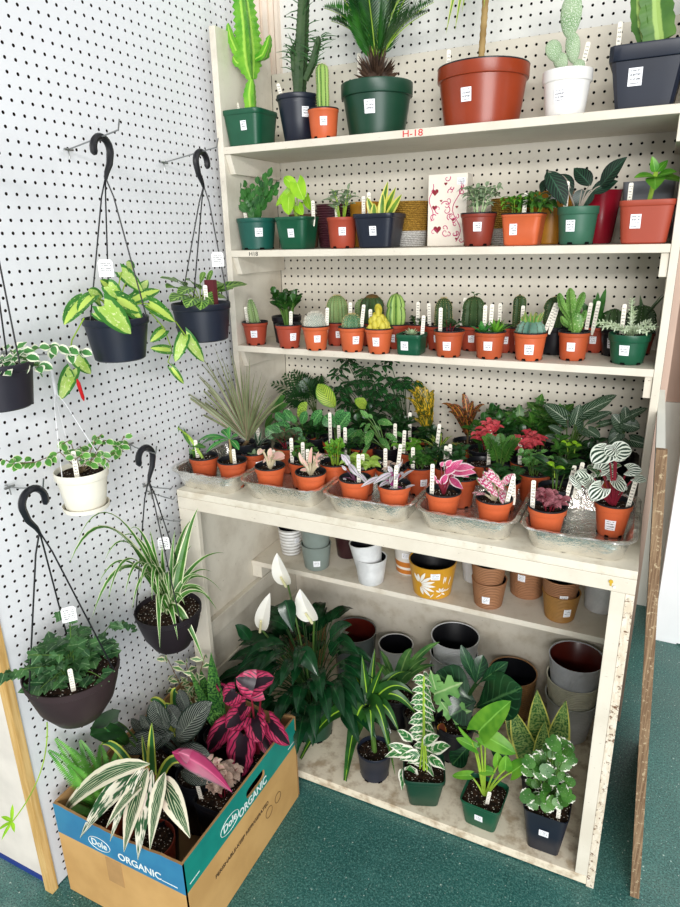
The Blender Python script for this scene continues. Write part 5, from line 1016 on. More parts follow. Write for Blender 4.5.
def petal(a0, z0, ang, L, W, off=0.):
    pts = []
    for i in range(9):
        t = i/8; h = W/2*math.sin(PI*min(1, .06+t*.94)**1.2)+.0004; ca, cz = math.cos(ang), math.sin(ang); l = L*t+off
        pts.append((on_pot(p, a0+(l*ca-h*cz)/.066, z0+l*cz+h*ca), on_pot(p, a0+(l*ca)/.066, z0+l*cz, .0016), on_pot(p, a0+(l*ca+h*cz)/.066, z0+l*cz-h*ca)))
    v_ = [q for r_ in pts for q in r_]; mb.add(v_, [(3*i+k, 3*i+k+1, 3*i+k+4, 3*i+k+3) for i in range(8) for k in (0, 1)])
for k, ang in enumerate((-1.25, -.8, -.38, .0, .36, .74, 1.15, 1.6, 2.0)): petal(af-.62, .052, ang, .042 if 0 < k < 7 else .028, .0088, .009)
for ang in (.5, 1.2, 1.9, 2.6, -.6): petal(af+.42, .028, ang, .016, .0048, .003)
for a0, z0, ang, L in ((af+.5, .06, 1.5, .026), (af+.58, .064, 1.5, .02), (af+.2, .012, .5, .02), (af-.1, .01, .9, .018), (af+.8, .05, 1.4, .03), (af+.62, .03, .3, .02)): petal(a0, z0, ang, L, .003)
mb.build('painted_flower', plain('white_glaze_paint', '#f3efe6', .4), p.o)
cer(.80, -.12, .098, .05, .038, WHC, BLK2, 'white pot standing behind, between the mustard and tan pots')
root, p = cer(.872, -.247, .086, .053, .041, TANC, BLK2, 'tan ribbed pot with a sticker, lower of the tan pair', stk=(-.15, .4, .022, .024))
cer(.868, -.247, .086, .053, .041, TANC, BLK2, 'tan ribbed pot nested in another, topmost of the tan pair', z=LZZ+.055)
cer(.965, -.14, .121, .058, .048, TANC, BLK2, 'bigger tan ribbed pot behind, between the tan and ochre pairs', stk=(-.3, .62, .022, .022))
root, p = cer(1.076, -.235, .085, .054, .041, OCHC, BLK2, 'ochre ribbed pot with a sticker at its right, lower of the ochre pair', stk=(.45, .45, .02, .026))
cer(1.072, -.235, .085, .054, .041, TANC, BLK2, 'tan-brown pot nested in the ochre one, topmost of the pair', z=LZZ+.045, stk=(.25, .45, .022, .02))
cer(1.178, -.14, .107, .052, .043, WHC, BLK2, 'white pot at the right end of the lower shelf')
# ================================================================== BOTTOM SHELF
G = 'empty pots standing at the back of the bottom shelf'; BZZ = BZ+E0
def big(*a, **k): return cer(*a, z=k.pop('z', BZZ), g=G, **k)
big(.165, -.115, .17, .078, .066, ribbed('tan_band_ceramic', '#a07a52', .45, 500, strength=.3), BLK2, 'tan empty pot with a black inside, back left behind the white spathes', fill=.2)
big(.365, -.115, .185, .082, .068, GRYD, TERC, 'grey glazed bowl-shaped pot with a maroon inside, behind the peace lily', fill=.2)
big(.522, -.10, .16, .064, .052, WHC, BLK2, 'white empty pot behind the cream-edged climbing plant')
for k, (z, lab) in enumerate(((0, 'white pot, lowest of the stack behind the round-leaved plant'), (.066, 'white pot, middle of the stack behind the round-leaved plant'), (.132, 'white pot with black inside, topmost of the stack behind the round-leaved plant'))):
    big(.735+.002*k, -.105, .125, .083, .066, ribbed('white_fluted_large', '#e6e7ea', .35, 900, strength=.5) if k == 0 else bpy.data.materials['white_fluted_large'], BLK2, lab, z=BZZ+z, fill=.1)
big(.938, -.10, .17, .080, .062, ribbed('caramel_ceramic', '#a87b50', .35, 700, strength=.3), BLK2, 'caramel brown empty pot between the two white stacks', fill=.2)
WD = ribbed('white_dimpled_ceramic', '#dfe2e8', .35, 1400, strength=.9)
big(1.128, -.115, .15, .083, .058, ribbed('pale_grey_ceramic', '#c9cbcc', .4, 900, strength=.3), BLK2, 'pale grey pot, lowest of the right-hand stack')
big(1.128, -.115, .13, .084, .066, CRMC, BLK2, 'cream ribbed pot, middle of the right-hand stack', z=BZZ+.09)
big(1.130, -.115, .135, .0845, .066, WD, TERC, 'white dimpled pot with a brick red inside, topmost of the right-hand stack', z=BZZ+.16, fill=.2)
G = 'potted plants on the bottom shelf'
root, p, c = plant('potted_peace_lily', .365, -.45, BZZ, (.15, .082, .06, GRND, dict(lip=.12)), 'large peace lily with three white flower spathes in a dark green pot', G, (-.1, .45, .022, .022))
PL = leafmat('peace_lily_leaf', '#0a2c15', '#123c1e', mid='#245a30', mw=.05, vein='#1c5530', vn=12, vw=.1, vk=.8, rough=.22)
rng = random.Random(81); fo = MB(); st = MB()
for k in range(130):
    a = k*2.4+R(rng, -.3, .3); q = math.sqrt((k+1)/130); rr = .05+.17*q; hh = .20*(1-q**2.2)+.045+R(rng, -.03, .03)
    t_ = c+V((math.cos(a)*rr, math.sin(a)*rr*.85, hh)); l = R(rng, .085, .13); d = V((math.cos(a), math.sin(a), .3-.45*q)).normalized()
    if t_.x < .09 or t_.y+d.y*l > -.08: continue
    tip = t_+d*l*.95
    if tip.x < .07 or (max(tip.x, t_.x) > .43 and min(tip.y, t_.y) > -.46 and t_.z > .2) or t_.z+d.z*l-l*.25 < .165: continue
    st.tube(bez(c+V((math.cos(a)*.02, math.sin(a)*.02, 0)), c*.4+t_*.6+V((0, 0, .05)), t_, 6), .0018, 5, cap=False)
    fo.ribbon(bez(t_, t_+d*l*.5+V((0, 0, l*.2)), t_+d*l-V((0, 0, l*.25)), 8), R(rng, .036, .052), 'ovate', (0, -.35, 1), .25, 0, .03)
for ax_, ay_, tx, ty, w_ in ((262, 690, 256, 722, .05), (300, 690, 285, 715, .055), (285, 700, 318, 722, .05), (262, 672, 243, 700, .045), (318, 690, 345, 700, .05), (276, 660, 262, 690, .05), (300, 650, 318, 676, .055), (330, 640, 352, 625, .045), (285, 600, 293, 632, .055), (250, 640, 235, 625, .04), (330, 655, 345, 640, .045)):
    a_, b_ = at(ax_, ay_, y=-.56), at(tx, ty, y=-.585); fo.ribbon(sag(a_, b_, .12, 8), w_, 'ovate', (0, -.7, .8), .25)
fin(root, fo, PL, st, STEMD)
mb = MB(); sp = MB(); sx = MB(); SPD = leafmat('cream_spadix', '#e8dfae')
for (bx, by), (ax_, ay_), (tx, ty), yy, w_ in (((294, 660), (288, 585), (277, 553), -.42, .048), ((266, 650), (262, 630), (270, 593), -.5, .042), ((312, 640), (314, 621), (300, 589), -.48, .055)):
    B_, a_, t_ = at(bx, by, y=yy), at(ax_, ay_, y=yy), at(tx, ty, y=yy-.03); mb.tube(bez(c+V((0, 0, .02)), (c+a_)/2+V((0, 0, .02)), a_, 8), .003, 6)
    sp = MB(); sp.ribbon(bez(a_, (a_+t_)/2+V((0, -.02, 0)), t_, 10), w_*1.15, 'spathe', (.2, -1, .1), .45, cross=3); so = sp.build('white_spathe', WHITEF, root)
    sx = MB(); sx.tube([a_+V((0, -.012, 0)), a_.lerp(t_, .35)+V((0, -.022, 0))], [.0045, .0035], 8); sx.build('spadix', SPD, so)
mb.build('flower_stalk', STEM, root)
root, p, c = plant('potted_corn_plant', .617, -.53, BZZ, (.095, .053, .042, NAVY, dict(lip=.1)), 'corn plant with long arching leaves striped lime down the middle, in a round black pot', G)
A = Y_(-.53); k = at(369, 708, y=-.53)
mb = MB(); mb.tube(bez(c, c.lerp(k, .5)+V((.004, 0, 0)), k, 8), .008, 8); mb.build('cane', STEM, root)
blades(root, [k, k+V((0, 0, -.02)), k+V((0, 0, .015))], [(A(343, 798, -.07), .062, .30), (A(292, 780, -.05), .045, .28), (A(388, 745, -.08), .05, .40), (A(347, 770, -.06), .06, .42), (A(362, 655, .03), .04, .03), (A(384, 664, .02), .03, .05), (A(414, 695, .02), .045, .35), (A(335, 700, -.01), .05, .3), (A(420, 720, .03), .042, .4), (A(395, 775, -.01), .036, .35), (A(405, 672, .08), .04, .25), (A(350, 672, .05), .04, .15), (A(400, 735, -.04), .045, .45), (A(375, 648, .06), .035, .08), (A(325, 725, .0), .04, .35), (A(372, 740, -.09), .05, .45)], .036, CORN, 'blade', .2, nrm=(0, -.7, .8), fold=.3, n=14)
root, p, c = plant('potted_tricolor_hoya', .778, -.546, BZZ, (.105, .060, .042, GRND, dict(sq=7, rot=.35, lip=.14)), 'cream-edged leaves climbing a pole in a square dark green pot', G)
A = Y_(-.53); mb = MB(); t1 = at(424, 675, y=-.5); mb.tube([c, t1], .004, 6); mb.tube([c+V((.01, 0, 0)), c+V((0, 0, .12))], .0025, 6); mb.tube([c-V((.012, 0, 0)), c+V((-.006, 0, .11))], .0025, 6); mb.build('stem', STEMY, root)
fo = MB(); rng = random.Random(83)
for k in range(30):
    t = k/29; q = at(424, 765, y=-.53).lerp(t1, t); s_ = 1 if k % 2 else -1; d = V((s_*R(rng, .5, 1), -.5, R(rng, .0, .7))).normalized(); l = R(rng, .04, .055)*(1 if t < .75 else .85); fo.ribbon(bez(q, q+d*l*.5+V((0, 0, .006)), q+d*l-V((0, 0, l*.3)), 6), l*.55, 'ovate', (-s_*.2, -1, .4), .25, 0, .06)
for (ax_, ay_), (tx, ty), w_ in (((416, 752), (385, 757), .036), ((410, 765), (412, 798), .05), ((404, 768), (402, 790), .03), ((432, 752), (451, 746), .034), ((428, 758), (446, 770), .03), ((412, 742), (397, 730), .03), ((424, 745), (440, 736), .03), ((408, 752), (388, 745), .03), ((420, 755), (400, 760), .034)): fo.ribbon(sag(A(ax_, ay_, -.03), A(tx, ty, -.05), .1, 7), w_, 'ovate', (0, -1, .6), .2, 0, .06)
fo.build('foliage', HWH, root)
root, p, c = plant('potted_arrowhead_plant', .955, -.548, BZZ, (.088, .057, .043, GRN, dict(sq=8, rot=-.06, lip=.1)), 'upright arrow-leaved plant with lime stalks in a square green pot', G, (.0, .5, .022, .022), [(.012, -.025, .05, .006, 0)])
A = Y_(-.545); petioled(root, c, [(A(479, 731), A(511, 701, .0), .075, (-.2, -.9, .6)), (A(485, 736), A(516, 754), .055, (0, -.7, .9)), (A(498, 765), A(497, 752), .03), (A(512, 772), A(530, 760), .045, (0, -.7, .9)), (A(476, 748), A(456, 738), .03), (A(470, 775), A(452, 776), .026), (A(482, 770), A(496, 772), .03), (A(472, 742), A(458, 726), .014, (0, -1, .1)), (A(505, 770), A(506, 755), .04, (.3, -1, .4))], LG, STEMY, .0026, .25, cross=3)
root, p, c = plant('potted_fiddle_leaf', .815, -.355, BZZ, (.125, .062, .046, BLK, dict(lip=.12)), 'dark plant with big rounded leaves in a black pot, behind the arrow-leaved one', G)
A = Y_(-.37); petioled(root, c, [(A(478, 706), A(522, 688, -.04), .135, (0, -.9, .7)), (A(474, 702), A(436, 672, .02), .12, (0, -.9, .7)), (A(475, 702), A(450, 716, -.05), .09, (-.2, -1, .4)), (A(476, 684), A(461, 645), .035, (.5, -1, .2)), (A(480, 682), A(508, 662), .04, (-.2, -1, .3)), (A(476, 682), A(483, 655, .03), .05, (0, -1, .2)), (A(470, 745, -.02), A(452, 765, -.05), .06, (-.1, -1, .5)), (A(488, 740), A(508, 760, -.03), .05)], leafmat('rounded_dark_leaf', '#11331e', '#1c4a28', mid='#4f7f4a', mw=.05, vein='#2f5f3a', vn=6, vw=.14, rough=.25), STEMD, .003, .05, 'obovate', cross=3)
tk = MB(); tk.ribbon(sag(c+V((-.03, -.045, .0)), c+V((-.02, -.06, .05)), .1, 6), .03, 'ovate', (0, -1, .3)); tk.build('copper_leaf', leafmat('copper_young_leaf', '#6b3222', '#8a4a2f', edge='#d39a2f', ew=.85), root)
root, p, c = plant('potted_philodendron', .695, -.34, BZZ, (.11, .055, .042, BLK, dict(lip=.12)), 'pale green deeply lobed leaves in a black pot behind the cream-edged climbing plant', G)
fo = MB(); st = MB(); A = Y_(-.40)
for (ax_, ay_), (tx, ty) in (((434, 694), (460, 684)), ((440, 700), (452, 718)), ((428, 700), (414, 690)), ((436, 690), (430, 672)), ((446, 712), (470, 712)), ((430, 715), (418, 730))):
    a_, t_ = A(ax_, ay_), A(tx, ty, -.01); st.tube(sag(c, a_, .1, 6), .002, 5); fo.outline(a_, t_-a_, (0, -1, .5), (t_-a_).length*1.0, LOB)
fin(root, fo, leafmat('lobed_pale_leaf', '#6aa65a', '#8cc070', mid='#c3dfa0', mw=.05), st, STEM)
root, p, c = plant('potted_staghorn_plant', .60, -.30, BZZ, (.12, .055, .042, BLK, dict(lip=.12)), 'tall plant with leathery finger-like leaves behind the corn plant', G)
A = Y_(-.33); blades(root, c+V((0, 0, .03)), [(A(440, 642), .026), (A(380, 650), .024), (A(386, 668), .03), (A(412, 648), .04), (A(376, 662), .026), (A(428, 658), .026), (A(396, 680, -.03), .03), (A(412, 672), .03), (A(435, 665), .024)], .028, leafmat('leathery_leaf', '#3c6a3a', '#5f9148', mid='#8fb56a', mw=.1), 'strap', .12, wave=.08, nrm=(0, -1, .5))
root, p, c = plant('potted_snake_plant', 1.09, -.43, BZZ, (.12, .055, .042, BLK, dict(sq=8, lip=.12)), 'banded snake plant with yellow edges, behind the white-variegated plant', G)
A = Y_(-.42); blades(root, [c+V((a, b, -.01)) for a, b in ((-.015, -.01), (0, .015), (.02, 0), (-.005, -.02), (-.03, .01))], [(A(512, 707), .068), (A(537, 690, .03), .072), (A(566, 700), .066), (A(545, 720, -.04), .05), (A(505, 712, .03), .05)], .055, SNK2, 'snake', .0, .3, (.1, -1, .15), n=12)
root, p, c = plant('potted_variegated_aralia', 1.122, -.553, BZZ, (.138, .058, .040, NAVY, dict(sq=9, lip=0, fill=.95)), 'frilly white-edged foliage in a tall square black pot at the front right', G, (.0, .55, .024, .022), [(.03, -.04, .055, 0, 0)])
fo = MB(); st = MB(); rng = random.Random(86); A = Y_(-.56)
for k in range(52):
    px, py = R(rng, 527, 571), R(rng, 742, 812); e = at(px, py, y=-.56+R(rng, -.06, .02)); st.tube(bez(c+V((R(rng, -.02, .02), R(rng, -.02, .02), 0)), (c+e)/2+V((0, 0, .02)), e, 5), .0012, 4, cap=False)
    a = R(rng, 0, 2*PI); d = V((math.cos(a), -.45+.4*math.sin(a), R(rng, -.4, .5))).normalized(); fo.outline(e-d*.012, d, (0, -1, .8), R(rng, .024, .036), PEL, cup=-.1)
fin(root, fo, VARIG, st, STEM)
# ================================================================== THE CARDBOARD BOX
BX0, BX1, BY0, BY1, BH = .036, .432, -1.176, -.672, .288
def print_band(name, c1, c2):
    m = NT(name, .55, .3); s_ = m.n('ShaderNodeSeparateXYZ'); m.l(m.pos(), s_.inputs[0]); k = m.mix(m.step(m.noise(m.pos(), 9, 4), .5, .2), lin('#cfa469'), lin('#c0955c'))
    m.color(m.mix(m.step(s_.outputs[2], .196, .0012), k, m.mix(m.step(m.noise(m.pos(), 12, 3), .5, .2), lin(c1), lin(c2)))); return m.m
KRAFT = plain('kraft_cardboard', '#bb9465', .8, .2, .1, 12); KIN = plain('kraft_inside', '#a58055', .85, .15, .15, 12)
TEALB = print_band('teal_printed_cardboard', '#168a7c', '#137d72'); BLUEB = print_band('bluer_front_cardboard', '#3a83a8', '#3477a0')  # the front panel's top band is bluer than the side's
box = empty('cardboard_box', ((BX0+BX1)/2, (BY0+BY1)/2, 0), 'open produce carton with a teal printed top half, bluer in front, full of potted plants', 'box')
t = .006
def rough_wall(mb, a, b, inward, h0, seed, mi=0, dips=()):
    rng = random.Random(seed); a, b = V(a), V(b); inward = V(inward); N = 26; vs_ = []
    for i in range(N+1):
        q = i/N; z = h0+R(rng, -.0015, .0015)-sum(d*math.exp(-((q-u)/w_)**2) for u, w_, d in dips); p_ = a.lerp(b, q)
        vs_ += [p_, p_+V((0, 0, z)), p_+inward+V((0, 0, z)), p_+inward]
    n0 = len(mb.v); mb.v += [tuple(v) for v in vs_]
    for i in range(N):
        o = n0+4*i
        for q, m_ in (((0, 1, 5, 4), mi), ((1, 2, 6, 5), 1), ((2, 3, 7, 6), 1)): mb.f.append([o+{0: 0, 1: 1, 2: 2, 3: 3, 4: 4, 5: 5, 6: 6, 7: 7}[k] for k in q]); mb.uv.append(None); mb.mi.append(m_)
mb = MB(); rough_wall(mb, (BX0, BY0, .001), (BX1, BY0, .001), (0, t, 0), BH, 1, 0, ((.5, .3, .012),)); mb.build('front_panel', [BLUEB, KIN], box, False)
mb = MB(); rough_wall(mb, (BX0, BY1, .001), (BX1, BY1, .001), (0, -t, 0), BH, 2, 0, ((.75, .12, .012), (.35, .1, -.012))); mb.build('back_panel', [KIN, KIN], box, False)
mb = MB(); rough_wall(mb, (BX0, BY0+t, .001), (BX0, BY1-t, .001), (t, 0, 0), BH, 3); mb.build('side_panel', [KRAFT, KIN], box, False)
mb = MB()                                               # right panel with the hand hole
ya, yb = BY0+t, BY1-t; hy, hz, ha, hb = -.885, .243, .043, .0145; N = 48; out = []; inn = []
for i in range(N):
    a = 2*PI*i/N; cx_, sx_ = math.cos(a), math.sin(a); e = 4
    k = 1/((abs(cx_)**e+abs(sx_)**e)**(1/e)); inn.append((hy+ha*cx_*k, hz+hb*sx_*k))
    tt = min(((yb-hy)/cx_ if cx_ > 1e-6 else (ya-hy)/cx_ if cx_ < -1e-6 else 9), ((BH-hz)/sx_ if sx_ > 1e-6 else (.001-hz)/sx_ if sx_ < -1e-6 else 9)); out.append((hy+cx_*tt, hz+sx_*tt))
import bisect
for cy_, cz_ in ((yb, BH), (ya, BH), (ya, .001), (yb, .001)):
    j = min(range(N), key=lambda i: (out[i][0]-cy_)**2+(out[i][1]-cz_)**2); out[j] = (cy_, cz_)
vs_ = [(BX1, y, z) for y, z in out]+[(BX1, y, z) for y, z in inn]+[(BX1-t, y, z) for y, z in inn]+[(BX1-t, y, z) for y, z in out]
for fs, m_ in (([(i, (i+1) % N, N+(i+1) % N, N+i) for i in range(N)], 0), ([(N+i, N+(i+1) % N, 2*N+(i+1) % N, 2*N+i) for i in range(N)], 1), ([(2*N+i, 2*N+(i+1) % N, 3*N+(i+1) % N, 3*N+i) for i in range(N)], 1), ([(3*N+i, 3*N+(i+1) % N, (i+1) % N, i) for i in range(N)], 1)):
    n0 = len(mb.v) if fs[0][0] == 0 and m_ == 0 else n0
    if m_ == 0: mb.v += vs_
    for q in fs: mb.f.append([n0+k for k in q]); mb.uv.append(None); mb.mi.append(m_)
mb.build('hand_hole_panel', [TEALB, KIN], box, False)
mb = MB(); mb.box((BX0+t, BY0+t, .002), (BX1-t, BY1-t, .008)); mb.build('bottom_panel', KIN, box, False)
mb = MB(); mb.box((.19, BY0-.0006, .115), (.24, BY0, .192)); mb.build('panel_seam', plain('darker_kraft', '#b68d5a', .8), box, False)
WINK = plain('white_print', '#eef4f0', .5); BINK = plain('dark_print', '#4a3a26', .7)
SIDE_M = Matrix(((0, 0, 1, 0), (1, 0, 0, 0), (0, 1, 0, 0), (0, 0, 0, 1)))
def stext(s, size, y, z, mat, sx=1, sy=1, rot=0, bold=.018): text('printed_lettering', s, size, Matrix.Translation((BX1+.0006, y, z)) @ SIDE_M @ Matrix.Rotation(rot, 4, 'Z') @ Matrix.Diagonal((sx, sy, 1, 1)), mat, box, .0002, bold)
def ftext(s, size, x, z, mat, sx=1, sy=1, bold=.018): text('printed_lettering', s, size, Matrix.Translation((x, BY0-.0006, z)) @ FRONT @ Matrix.Diagonal((sx, sy, 1, 1)), mat, box, .0002, bold)
stext('ORGANIC', .03, -.965, .205, WINK, .95, 1.1); stext('Dole', .028, -1.030, .222, WINK, 1, 1.1)
stext('PERISHABLE-KEEP REFRIGERATED', .0162, -1.075, .128, BINK, 1, 1)
ftext('ORGANIC', .03, .235, .208, WINK, .95, .95); ftext('Dole', .025, .152, .216, WINK, 1, 1.1)
def oval(cx, cz, a, b, side, wd=.0016, mat=None):
    mb = MB(); pts = []
    for i in range(37):
        q = 2*PI*i/36; u_, v_ = cx+a*math.cos(q), cz+b*math.sin(q); pts.append((BX1+.0008, u_, v_) if side else (u_, BY0-.0008, v_))
    mb.tube(pts, wd*.5, 4, cap=False); mb.build('printed_emblem', mat or WINK, box)
oval(-1.003, .231, .038, .0215, True); oval(.178, .225, .034, .019, False); oval(-.835, .098, .016, .016, True, .0012, BINK); oval(-.788, .104, .015, .015, True, .0012, BINK)
mb = MB(); mb.box((BX1, -.72, .21), (BX1+.0005, -.685, .2125)); mb.build('printed_line', WINK, box, False); mb = MB(); mb.box((BX1, -1.16, .212), (BX1+.0005, -1.125, .2145)); mb.build('printed_line', WINK, box, False); mb = MB(); mb.box((.365, BY0-.0005, .207), (.41, BY0, .2095)); mb.build('printed_line', WINK, box, False)
# --- the plants in the box stand on its bottom
G = 'potted plants in the cardboard box'; ZX = .0088
def bpot(name, x, y, label, h=.185, R_=.062, r=.046, mat=BLK, **k):
    tags = k.pop('tags', ()); d = dict(lip=.1, fill=.93); d.update(k); return plant(name, x, y, ZX, (h, R_, r, mat, d), label, G, None, tags)
root, p, c = bpot('potted_fern', .09, -1.085, 'light green ladder fern at the front left corner inside the carton', .19, .058, mat=TERRA)
fo = MB(); st = MB()
for (tx, ty), yy, zl in (((55, 738), -1.13, .3), ((68, 765), -1.15, .2), ((100, 745), -1.0, .2), ((80, 740), -1.02, .25), ((58, 800), -1.15, .1), ((120, 745), -.98, .15), ((48, 750), -1.1, .2), ((105, 768), -1.05, .2), ((70, 748), -.99, .2)):
    e = at(tx, ty, y=yy) if at(tx, ty, y=yy).x > .02 else at(tx, ty, x=.03); frond(fo, st, bez(c, c*.4+e*.6+V((.02, 0, .03)), e, 12), .024, .0062, 36, .1, .1, True, 1.3, .12, (.3, -.6, 1), .0012, 'elliptic')
fin(root, fo, leafmat('ladder_fern_leaf', '#4f9636', '#78b84f'), st, STEM, 'fronds')
root, p, c = bpot('potted_dracaena', .205, -1.02, 'dracaena with green leaves edged in yellow, standing in the front half of the carton', .19, .06)
A = Y_(-1.02); blades(root, c+V((0, 0, .0)), [(A(100, 745, -.0), .024, .35), (A(152, 722), .038, .04), (A(95, 785, -.03), .04, .3), (A(190, 768, .02), .028, .4), (A(165, 775, -.02), .03, .1), (A(142, 735, .04), .02, .1), (A(120, 790, -.05), .03, .25)], .03, SPIDY, 'strap', .2, nrm=(0, -.8, .7), n=12)
root, p, c = bpot('potted_stromanthe', .262, -1.10, 'large cream and green striped leaves hanging over the front rim of the carton', .19, .06, mat=TERRAD)
A = Y_(-1.10); k = at(150, 768, y=-1.10); st = MB()
for q in range(5): st.tube(bez(c, (c+k)/2+V((R(random.Random(q), -.02, .02), 0, 0)), k+V((.006*q-.01, 0, -.004*q)), 8), .0022, 5)
st.build('stem', leafmat('reddish_stalk', '#8a5a3f'), root)
fo = MB(); fo2 = MB(); fo3 = MB()
for (ax_, ay_), (tx, ty), w_, dy, m_ in (((150, 764), (55, 824), .046, -.06, fo2), ((148, 770), (80, 838), .05, -.09, fo), ((148, 768), (124, 852), .056, -.10, fo2), ((152, 770), (138, 860), .05, -.10, fo), ((160, 778), (190, 838), .058, -.06, fo2), ((145, 765), (110, 842), .03, -.11, fo), ((165, 772), (150, 850), .04, -.10, fo2), ((172, 752), (232, 792), .044, .02, fo3), ((178, 752), (222, 782), .036, .03, fo3), ((150, 778), (106, 828), .03, -.12, fo2), ((166, 780), (172, 812), .03, -.04, fo3)):
    m_.ribbon(sag(A(ax_, ay_), A(tx, ty, dy), .12, 10), w_, 'lance', (-.1, -.8, .7), .15, cross=3)
fo.build('cream_leaves', TRIO, root); fo2.build('striped_leaves', TRIOD, root); fo3.build('magenta_leaves', MAGL, root)
root, p, c = bpot('potted_calathea', .235, -.875, 'almost black leaves with fine white pinstripes, in the middle of the carton', .185, .062)
A = Y_(-.90); petioled(root, c, [(A(170, 735), A(130, 747, -.03), .07, (0, -.8, .7)), (A(166, 728), A(154, 700), .07, (.1, -1, .4)), (A(178, 738), A(212, 702), .072, (0, -.9, .5)), (A(176, 752), A(210, 755, -.02), .055, (0, -.7, .8)), (A(160, 735), A(140, 715), .05, (-.2, -1, .3)), (A(182, 728), A(168, 705, .04), .045)], PINS, leafmat('dark_stalk', '#27352a'), .0022, .1, 'elliptic', cross=3, extra=1)
root, p, c = bpot('potted_begonia', .345, -.745, 'magenta and black painted-leaf begonia at the back right of the carton', .19, .06)
A = Y_(-.76); petioled(root, c, [(A(262, 687, -.0), A(236, 678, -.02), .085, (0, -.9, .7)), (A(250, 686), A(275, 678, -.01), .07, (0, -.8, .8)), (A(236, 692), A(224, 702, -.02), .07, (-.1, -1, .5)), (A(244, 715), A(226, 728, -.05), .08, (-.1, -.9, .6)), (A(255, 718), A(262, 742, -.05), .08, (.1, -1, .6)), (A(270, 722), A(290, 745, -.04), .06, (.2, -1, .5)), (A(244, 735, -.02), A(240, 778, -.07), .1, (0, -1, .5)), (A(226, 726, .0), A(208, 752, -.04), .07, (-.2, -1, .4)), (A(246, 705), A(232, 722), .06), (A(262, 735, .02), A(275, 758), .05, (.2, -1, .5)), (A(225, 690, .04), A(216, 684, .02), .03)], REXB, STEMR, .003, .25, 'heart', cross=4, wave=.05)
root, p, c = bpot('potted_polka_dot_plant', .335, -.90, 'pale pink freckled little leaves in a square black pot in the carton', .18, .062, .05, BLK, sq=8, tags=[(-.045, -.035, .055, -.01, 0)])
bush(root, c+V((.0, .0, 0)), 91, 8, .11, .05, .034, .022, FITP, STEMR, 6, 'ovate', .4, pair=True)
bush(root, c+V((-.03, .01, .05)), 92, 2, .07, .02, .03, .018, SYNP, STEMR, 4, 'ovate', .4)
root, p, c = bpot('potted_ficus', .10, -.72, 'small-leaved cream-variegated fig rising at the back left of the carton', .19, .055)
A = Y_(-.70); fo = MB(); st = MB(); rng = random.Random(93)
for tx, ty in ((150, 665), (165, 655), (186, 660), (196, 672), (158, 690), (178, 680), (205, 655), (145, 678), (190, 690)):
    e = A(tx, ty, R(rng, -.03, .03)); path = bez(c, (c+e)/2+V((0, 0, .05)), e, 8); st.tube(path, .0014, 5)
    for j in range(6): q = path[3+j] if 3+j < 9 else e; a = j*2.4; d = V((math.cos(a)*.8, math.sin(a)*.5-.3, R(rng, -.1, .5))).normalized(); fo.ribbon([q, q+d*.02, q+d*.042-V((0, 0, .006))], .017, 'elliptic', (0, -.9, .5), .2)
fin(root, fo, leafmat('cream_edged_fig_leaf', '#3f7a3a', '#5a9148', edge='#efecc3', ew=.5, en=.35), st, STEMB)
root, p, c = bpot('potted_snake_plant', .215, -.735, 'tall banded green snake plant leaves at the back of the carton', .19, .055)
A = Y_(-.735); blades(root, c, [(A(211, 652), .052), (A(200, 668, .03), .05), (A(190, 670, -.02), .035), (A(222, 690), .03)], .05, SNK3, 'snake', 0, .3, (.15, -1, .1), n=12)
root, p, c = bpot('potted_philodendron', .085, -.895, 'big dark green leaf close to the pegboard in the carton', .19, .055)
A = lambda a, b, x=.09: at(a, b, x=x); petioled(root, c, [(A(105, 728), A(127, 745), .08, (.2, -.8, .8)), (A(118, 722), A(90, 735, .06), .08, (.2, -.9, .7))], DG, STEM, .003, .2, cross=3)
root, p, c = bpot('potted_bromeliad', .11, -.80, 'broad arching yellow-green leaves behind the pinstriped plant', .19, .055)
A = Y_(-.80); blades(root, c, [(A(165, 705), .04), (A(198, 712), .035), (A(176, 690), .04), (A(150, 700), .04), (A(188, 722, -.04), .03)], .04, SPIDY, 'strap', .3, nrm=(0, -.8, .7))
